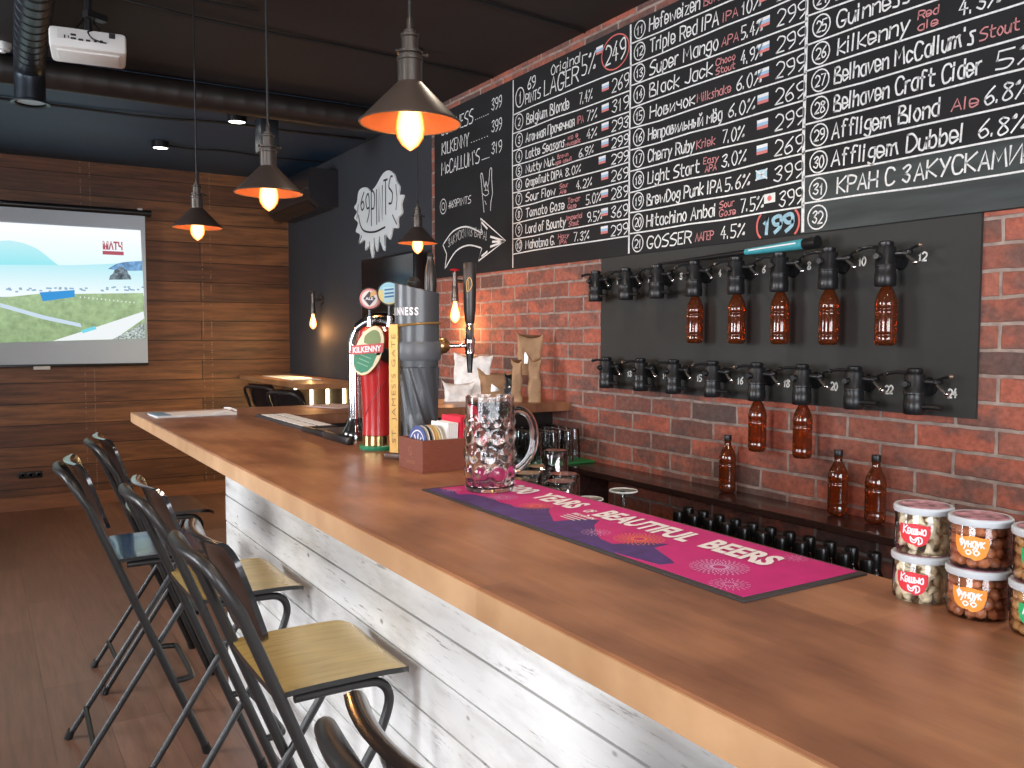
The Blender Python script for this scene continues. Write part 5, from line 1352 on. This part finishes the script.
# small upturned glasses on the tray rail
gl0 = None
def tumbler(h, r0, r1):
    # open, upside down: rim on the surface
    return [(r0, 0), (r0, .002), (r1, h - .004), (r1 - .004, h)]
for i, (x, y) in enumerate(((1.16, 2.98), (1.22, 2.90), (1.17, 2.80), (1.24, 2.72), (1.17, 2.62), (1.25, 3.04))):
    if gl0 is None:
        gl0 = o = thing('small_glass', '', 'glass', (x, y, .8705)); MB().lathe([(.030, 0), (.030, .002), (.024, .243), (.022, .250)], seg=24, cap0=False).build('glass_body', CLEAR, o)
    else: o = copy_tree(gl0)
    o.location = (x, y, .8705); o['label'] = 'tall clear glass just peeking over the far bar top beside the drip tray'; o['group'] = 'glasses peeking over the bar by the drip tray'

# papers on the bar
def sheetstack(nm, lab, loc, rz, w_, d_, m_, n=3, extra=None, cat='leaflet'):
    r = thing(nm, lab, cat, loc, rz)
    for i in range(n):
        MB().box((random.uniform(-.004, .004), random.uniform(-.003, .003), .0012 + i * .0022), (w_, d_, .0016), rotz=random.uniform(-.03, .03)).build('sheet', m_, r, smooth=False)
    return r
t = sheetstack('folded_menu', 'folded white menu lying across the far end of the bar', (.745, 3.70, ZT), .06, .31, .17, PAPER, 4)
MB().box((-.13, -.002, .0105), (.055, .165, .002)).build('blue_cover', mat('blue_grey_card', (.16, .30, .42), .5), t, smooth=False)
m = MB().tube(smoothline([(.06, -.08, .010), (.10, -.08, .014), (.14, -.078, .024), (.155, -.075, .018)], 4), .003, 8); m.tube(smoothline([(.155, -.08, .016), (.157, 0, .02), (.155, .08, .016)], 4), .0035, 8)
m.build('curled_edge', PAPER, t)
sheetstack('bar_leaflet', 'pale pink leaflet lying on the short arm of the bar', (1.395, 3.80, ZT), .4, .16, .21, mat('pinkish_paper', (.62, .50, .47), .7), 2)

# ================================================================== PAPER BAGS on the short arm of the bar
def crumple(mb_o, amt, seed):
    rr = random.Random(seed)
    for v in mb_o.data.vertices: v.co += Vector((rr.uniform(-amt, amt), rr.uniform(-amt, amt), rr.uniform(-amt, amt)))
def packet(label, loc, rz, w_, h, d_, m_, tilt, seed, flare=.0, name='paper_packet', window=False):
    """upright snack packet: fat bottom, flat crimped top"""
    r = thing(name, label, 'paper bag', loc, rz)
    m = MB(); rings = []; N_ = 40
    for i in range(23):
        f = i / 22; z = h * f; hw = w_ / 2 * (1 + flare * f) * (1 - .10 * math.sin(f * PI)); dd = d_ / 2 * (1 - f) ** .6 + .003
        row_ = []
        for j in range(N_):
            a = 2 * PI * j / N_; ca, sa = math.cos(a), math.sin(a)
            x = hw * (abs(ca) ** .55) * (1 if ca > 0 else -1); y = dd * (abs(sa) ** .7) * (1 if sa > 0 else -1)
            zz_ = z + (.035 * abs(x / hw) ** 3 * f ** 3 * (1 if x < 0 else .6))
            row_.append(m.bm.verts.new((x, y + math.sin(tilt) * z, zz_ * math.cos(tilt))))
        rings.append(row_)
    m.skin(rings)
    for v_ in m.bm.verts:
        n1 = mnoise.noise_vector(v_.co * 16 + Vector((seed, 0, 0))) * .010; n2 = mnoise.noise_vector(v_.co * 55 + Vector((0, seed, 0))) * .0035
        v_.co += (n1 + n2) * min(1, max(.15, v_.co.z / .03))
    o = m.build('bag_body', m_, r, angle=22); crumple(o, .0006, seed)
    if window:
        MB().ext([(-w_ * .22, h * .30), (w_ * .12, h * .34), (-w_ * .20, h * .62)], (0, -d_ / 2 * .86 + math.sin(tilt) * h * .45, 0), (1, 0, 0), (0, 0, 1), .002).build('foil_window', mat('silver_foil', (.75, .75, .72), .25, metal=.6), r, smooth=False)
    return r
FR = -.53   # faces the camera
packet('tall upright brown paper snack bag against the brick wall', (2.345, 3.63, ZT + .13), FR, .115, .185, .05, KRAFT, .12, 3, .18, window=True)
packet('left slim brown packet standing under the tall bag', (2.255, 3.60, ZT), FR - .15, .055, .19, .045, KRAFT, -.03, 5, .0)
packet('right slim brown packet standing under the tall bag', (2.33, 3.56, ZT), FR + .1, .068, .20, .05, KRAFT, .02, 6, -.1)
packet('crumpled brown packet leaning beside the white paper bag', (2.235, 3.76, ZT), FR + .2, .17, .135, .09, KRAFT, .25, 7, .12, window=True)
packet('black snack packet between the brown packets on the bar', (2.225, 3.625, ZT), FR, .06, .125, .05, BLACK, .05, 9, -.1)
packet('white printed paper bag leaning at the left of the brown packets', (2.135, 3.84, ZT), FR - .1, .215, .215, .06, mat('white_bag_paper', (.86, .83, .79), .75, noise=.2, nscale=28, bump=.3), .15, 8, -.05)
packet('low white paper bag flap in front of the white bag', (2.04, 3.80, ZT), FR + .1, .15, .08, .06, MATS['white_bag_paper'], .3, 12, .1)

# ================================================================== GLASSES behind the bar
t = thing('green_bar_mat', 'green rubber mat with upturned glasses on the shelf in the corner', 'bar mat', (0, 0, .8285))
MB().span((2.12, 3.255, 0), (2.475, 3.59, .010), .003).build('mat_sheet', GREENMAT, t)
g0 = None; n = 0
for i in range(5):
    for j in range(4):
        x = 2.165 + j * .085; y = 3.285 + i * .066
        if i == 0 and j == 3: continue
        if g0 is None:
            g0 = o = thing('beer_glass', '', 'glass', (x, y, .839))
            MB().lathe([(.031, 0), (.0315, .003), (.030, .07), (.026, .13), (.025, .142), (.022, .145)], seg=24, cap0=False).build('glass_body', CLEAR, o)
            MB().lathe([(.024, .136), (.0245, .146), (.021, .148)], seg=24).build('thick_base', m_thin('thick_clear_base', (.75, .78, .77), .05, 1, base_r=.22), o)
        else: o = copy_tree(g0)
        o.location = (x, y, .839); o['label'] = 'upturned clear beer glass on the green mat in the corner'; o['group'] = 'upturned beer glasses on the green mat'
o = thing('black_ashtray', 'round black bowl before the glasses on the green mat', 'bowl', (2.30, 3.26, .84)) if False else None
t = thing('black_bowl', 'small round black bowl on the front edge of the green mat', 'bowl', (2.065, 3.29, .8285))
MB().lathe([(.03, 0), (.042, .008), (.046, .03), (.042, .045), (.036, .040), (.034, .02), (.0, .012)], seg=32, cap1=False).build('bowl_body', BLACK, t)
# squat upturned mugs nearer, on the under-bar shelf
g1 = None
for x, y in ((1.30, 1.86), (1.38, 1.955), (1.30, 2.02), (1.20, 1.955), (1.40, 2.10)):
    if g1 is None:
        g1 = o = thing('tumbler_glass', '', 'glass', (x, y, .8705))
        m = MB().lathe([(.044, 0), (.0445, .003), (.0425, .165), (.038, .172)], seg=28, cap0=False); m.build('glass_body', CLEAR, o)
        MB().lathe([(.0405, .158), (.0415, .171), (.036, .175)], seg=28).build('thick_base', bpy.data.materials['thick_clear_base'], o)
    else: o = copy_tree(g1)
    o.location = (x, y, .8705); o['label'] = 'upturned heavy glass behind the bar near the mug'; o['group'] = 'upturned heavy glasses behind the bar'
o = copy_tree(g1); o.location = (1.52, 2.20, .8705); o.scale = (.9, .9, 1.16); o['label'] = 'taller upturned glass behind the heavy glasses'; o['group'] = 'upturned heavy glasses behind the bar'
# wine glasses, foot upwards
w0 = None
for x, y, zt, lab in ((1.36, 1.672, 1.045, 'upturned wine glass showing its round foot and stem behind the runner'), (1.275, 1.70, 1.028, 'upturned wine glass with only its round foot showing behind the runner')):
    h = zt - .8705
    if w0 is None:
        w0 = o = thing('wine_glass', lab, 'wine glass', (x, y, .8705), 0, 'upturned wine glasses behind the runner')
        MB().lathe([(.034, 0), (.040, .03), (.038, .06), (.020, .085), (.005, .095)], seg=28, cap0=False, cap1=False).build('bowl', CLEAR, o)
        MB().lathe([(.0045, .094), (.0042, .155), (.007, .168)], seg=16).build('stem', bpy.data.materials['thick_clear_base'], o)
        m = MB().lathe([(.007, .168), (.026, .172), (.034, .174), (.034, .1755), (.0, .177)], seg=36, cap1=False); m.build('foot', CLEAR, o)
        MB().tube([(.034 * math.cos(a), .034 * math.sin(a), .1748) for a in [2 * PI * i / 36 for i in range(37)]], .0021, 8, False).build('foot_rim', mat('bright_glass_edge', (.75, .77, .76), .12, spec=1), o)
    else: o = copy_tree(w0); o['label'] = lab
    o.location = (x, y, .8705); o.scale = (1, 1, h / .177)

# ================================================================== NUT JARS
def make_jar(stick, text, nutdraw):
    r = thing('nut_jar', '', 'jar')
    MB().lathe([(.031, .0008), (.0335, .003), (.0345, .006), (.0345, .052), (.0335, .054)], seg=40, cap1=False).build('jar_body', JARPL, r)
    ld = MB().lathe([(.0355, .0525), (.0365, .0545), (.0365, .0595), (.0350, .0615), (.0335, .0610)], seg=40, cap0=True).build('lid', LIDPL, r)
    MB().cyl((0, 0, .0611), (0, 0, .0617), .031, seg=36).build('lid_print', LIDPRINT, ld)
    # curved label on the side that faces local -y
    m = MB(); n = 12; a0, a1 = -PI / 2 - .62, -PI / 2 + .52; cols = []
    for i in range(n + 1):
        f = i / n; a = a0 + (a1 - a0) * f
        hb_ = .0165 * (1 - (abs(f - .5) * 2) ** 2.6) ** .5 if 0 < f < 1 else .001
        zt_ = .0405 - .001 * math.sin(f * 9); zb_ = .030 - hb_ * (.95 if f < .55 else 1.1)
        cols.append((m.bm.verts.new((.0350 * math.cos(a), .0350 * math.sin(a), zb_)), m.bm.verts.new((.0350 * math.cos(a), .0350 * math.sin(a), zt_))))
    for (a, b), (c_, d) in zip(cols, cols[1:]): m.bm.faces.new((a, c_, d, b))
    lb = m.build('sticker', stick, r, recalc=False)
    k = MB(); st, w_ = strokes(text, .0105, .1, .05); kx = .028 / w_
    def wrap(x, z): a = -PI / 2 - .05 + (x - .014) / .0352; return (.0353 * math.cos(a), .0353 * math.sin(a), z)
    for pl in st:
        for p0, p1 in zip(pl, pl[1:]):
            n_ = Vector(wrap(p0[0] * kx, 0)).normalized(); k.ribbon([wrap(p0[0] * kx, .028 + p0[1]), wrap(p1[0] * kx, .028 + p1[1])], .0017, n_)
    for pl in nutdraw:
        pts = smoothline(pl, 3, True)
        for p0, p1 in zip(pts, pts[1:] + pts[:1]):
            n_ = Vector(wrap(p0[0], 0)).normalized(); k.ribbon([wrap(p0[0], p0[1]), wrap(p1[0], p1[1])], .0016, n_)
    k.build('sticker_lettering', PRINTW, lb, smooth=False)
    return r
def nutmesh(kind):
    m = MB()
    if kind == 'cashew':
        pts = [(.0085 * math.cos(a), .0085 * math.sin(a), 0) for a in [(-.2 + i * .33) for i in range(9)]]
        m.tube(pts, [.0012, .0030, .0041, .0046, .0046, .0044, .0038, .0028, .0011], 10)
    elif kind == 'hazelnut':
        m.sphere((0, 0, 0), .0068, (1, 1, 1.08), 14); m.cyl((0, 0, .0068), (0, 0, .0084), .003, .0008, 8)
        for v in m.bm.verts:
            a = math.atan2(v.co.y, v.co.x); v.co *= 1 + .035 * math.sin(a * 7)
    else:
        m.sphere((0, 0, 0), .0062, (1, 1, 1.35), 12)
        for v in m.bm.verts: v.co *= 1 + .05 * math.sin(v.co.z * 900 + v.co.x * 500)
    return m
def fill(kind, material, label, group, base):
    """nuts heaped against the jar wall"""
    proto = None; rr = random.Random(hash(kind) % 7 + int(base[2] * 1000))
    nlay, per, step = (5, 10, .0100) if kind == 'cashew' else (4, 13, .0122)
    rad = .0265
    nr = random.Random(len(group) * 3 + int(base[2] * 1000))
    for l in range(nlay):
        for j in range(per + 4):
            inner_ = j >= per
            a = (j + .5 * (l % 2) + nr.uniform(-.12, .12)) / per * 2 * PI if not inner_ else j * PI / 2 + l * .7
            r_ = rad + nr.uniform(-.001, .0008) if not inner_ else .0125
            if kind == 'hazelnut': r_ = r_ - .0003
            if kind == 'cashew': r_ -= .0022
            z = .0085 + l * step + nr.uniform(-.0012, .0012)
            if proto is None: proto = o = nutmesh(kind).build(kind + '_nut', material)
            else: o = proto.copy(); C.objects.link(o)
            o.location = (base[0] + .955 * r_ * math.cos(a), base[1] + .955 * r_ * math.sin(a), base[2] + .955 * z); o.scale = (.955, .955, .955)
            if kind == 'cashew': o.rotation_euler = (PI / 2 + nr.uniform(-.5, .5), nr.uniform(0, 6.3), a + PI / 2 + nr.uniform(-.3, .3)); 
            else: o.rotation_euler = (nr.uniform(0, 6), nr.uniform(0, 6), nr.uniform(0, 6))
            tag(o, label, 'nut', group)
CASHD = [[(.010, .024), (.014, .020), (.018, .0235), (.016, .0175), (.011, .0185)], [(.019, .024), (.0235, .0235), (.024, .018), (.020, .0155), (.0205, .020)]]
ROUNDD = [[(.008, .0215), (.011, .024), (.014, .0215), (.011, .0185)], [(.017, .0215), (.020, .024), (.023, .0215), (.020, .0185)]]
jr = make_jar(STICKR, 'Кешью', CASHD); jo = make_jar(STICKO, 'Фундук', ROUNDD); jg = make_jar(STICKG, 'Арахис', ROUNDD)
JARS = [(jr, 1.003, .642, 'red', 'cashew', CASHEW, 'cashew nuts'), (jo, 1.000, .568, 'orange', 'hazelnut', HAZEL, 'hazelnuts'), (jg, .998, .492, 'green', 'peanut', PEANUT, 'caramel coloured nuts')]
for src, x, y, colr, kind, km, kn in JARS:
    for lev in (0, 1):
        o = src if lev == 0 else copy_tree(src)
        dx = -.0015 if lev == 0 else .001
        bz = ZT + .0002 + lev * .0597
        o.location = (x + dx, y, bz); o.scale = (.955, .955, .955); o.rotation_euler = (0, 0, -1.27)
        pos = 'lower' if lev == 0 else 'upper'
        o['label'] = '%s jar of %s with %s sticker and grey lid on the bar' % (pos, kn, colr); o['group'] = 'clear jars of nuts in stacks of two'
        fill(kind, km, '%s inside the %s jar with the %s sticker' % ({'cashew': 'pale curved cashew nut', 'hazelnut': 'round brown hazelnut', 'peanut': 'caramel coloured nut'}[kind], pos, colr), '%s in the %s jar' % (kn, pos), (x + dx, y, bz))

# ================================================================== LIGHT
def area(name, loc, rot, size, size_y, power, col):
    l = bpy.data.lights.new(name, 'AREA'); l.shape = 'RECTANGLE'; l.size = size; l.size_y = size_y; l.energy = power; l.color = col
    o = bpy.data.objects.new(name, l); C.objects.link(o); o.location = loc; o.rotation_euler = rot
    return o
def window_light(name, loc, target_dir, w_, h_, p, col):
    o = area(name, loc, (0, 0, 0), w_, h_, p, col)
    o.rotation_euler = Vector(target_dir).to_track_quat('-Z', 'Z').to_euler(); return o
window_light('daylight_far_window', (XL - .14, 4.3, 1.65), (1, 0, 0), 2.5, 1.5, 290, (.98, .985, 1.0))
window_light('daylight_near_window', (XL - .14, .5, 1.65), (1, 0, 0), 2.1, 1.5, 200, (.99, .99, 1.0))
window_light('daylight_front_window', (-.1, YF - .14, 1.65), (0, 1, 0), 3.5, 1.5, 200, (.97, .98, 1.0))
for nm, (x, y, z), p in (('pendant_glow', (.755, 1.60, 1.775), 3), ('pendant_glow', (.765, 2.64, 1.78), 3), ('pendant_glow', (.80, 3.80, 1.80), 3), ('pendant_glow', (1.92, 4.02, 1.815), 3),
                      ('sconce_glow', (XW - .075, 7.10, 1.45), 4.0), ('sconce_glow', (XW - .085, 4.53, 1.48), 5)):
    l = bpy.data.lights.new(nm, 'POINT'); l.energy = p; l.color = (1, .45, .15); l.shadow_soft_size = .03
    o = bpy.data.objects.new(nm, l); C.objects.link(o); o.location = (x, y, z)
for x, y, pw in ((1.20, 6.90, 22), (1.48, 5.80, 22)) + tuple((a, b, 29) for a, b in FILLDL):  # first two serve the visible downlights, the others are added fill
    l = bpy.data.lights.new('downlight_and_fill_beam', 'SPOT'); l.energy = pw; l.color = (1, .84, .66); l.spot_size = math.radians(125); l.spot_blend = .6; l.shadow_soft_size = .05
    o = bpy.data.objects.new('downlight_and_fill_beam', l); C.objects.link(o); o.location = (x, y, ZC - .075)
l = bpy.data.lights.new('under_counter_glow', 'AREA'); l.shape = 'RECTANGLE'; l.size = 1.5; l.size_y = .3; l.energy = 16; l.color = (1, .70, .30)
o = bpy.data.objects.new('under_counter_glow', l); C.objects.link(o); o.location = (2.40, 7.15, .82); o.rotation_euler = Vector((-1, .25, 0)).to_track_quat('-Z', 'Z').to_euler()

w = bpy.data.worlds.new('world'); scene.world = w; w.use_nodes = True
w.node_tree.nodes['Background'].inputs[0].default_value = (.75, .85, 1, 1); w.node_tree.nodes['Background'].inputs[1].default_value = .6

# ================================================================== CAMERA
cam = bpy.data.cameras.new('camera'); co = bpy.data.objects.new('camera', cam); C.objects.link(co)
cam.sensor_width = 36; cam.sensor_fit = 'HORIZONTAL'; cam.lens = 865.3 / 1024 * 36; cam.clip_start = .05
yaw, pit, rol = math.radians(31.723), math.radians(3.249), math.radians(.09)
f = Vector((math.sin(yaw) * math.cos(pit), math.cos(yaw) * math.cos(pit), -math.sin(pit)))
r = Vector((math.cos(yaw), -math.sin(yaw), 0)); u = r.cross(f)
r2 = r * math.cos(rol) + u * math.sin(rol); u2_ = -r * math.sin(rol) + u * math.cos(rol)
M = Matrix((r2, u2_, -f)).transposed().to_4x4(); M.translation = (0, 0, 1.43); co.matrix_world = M
scene.camera = co
vs = scene.view_settings; vs.view_transform = 'Standard'; vs.look = 'None'; vs.exposure = 0; vs.gamma = 1; vs.use_curve_mapping = False
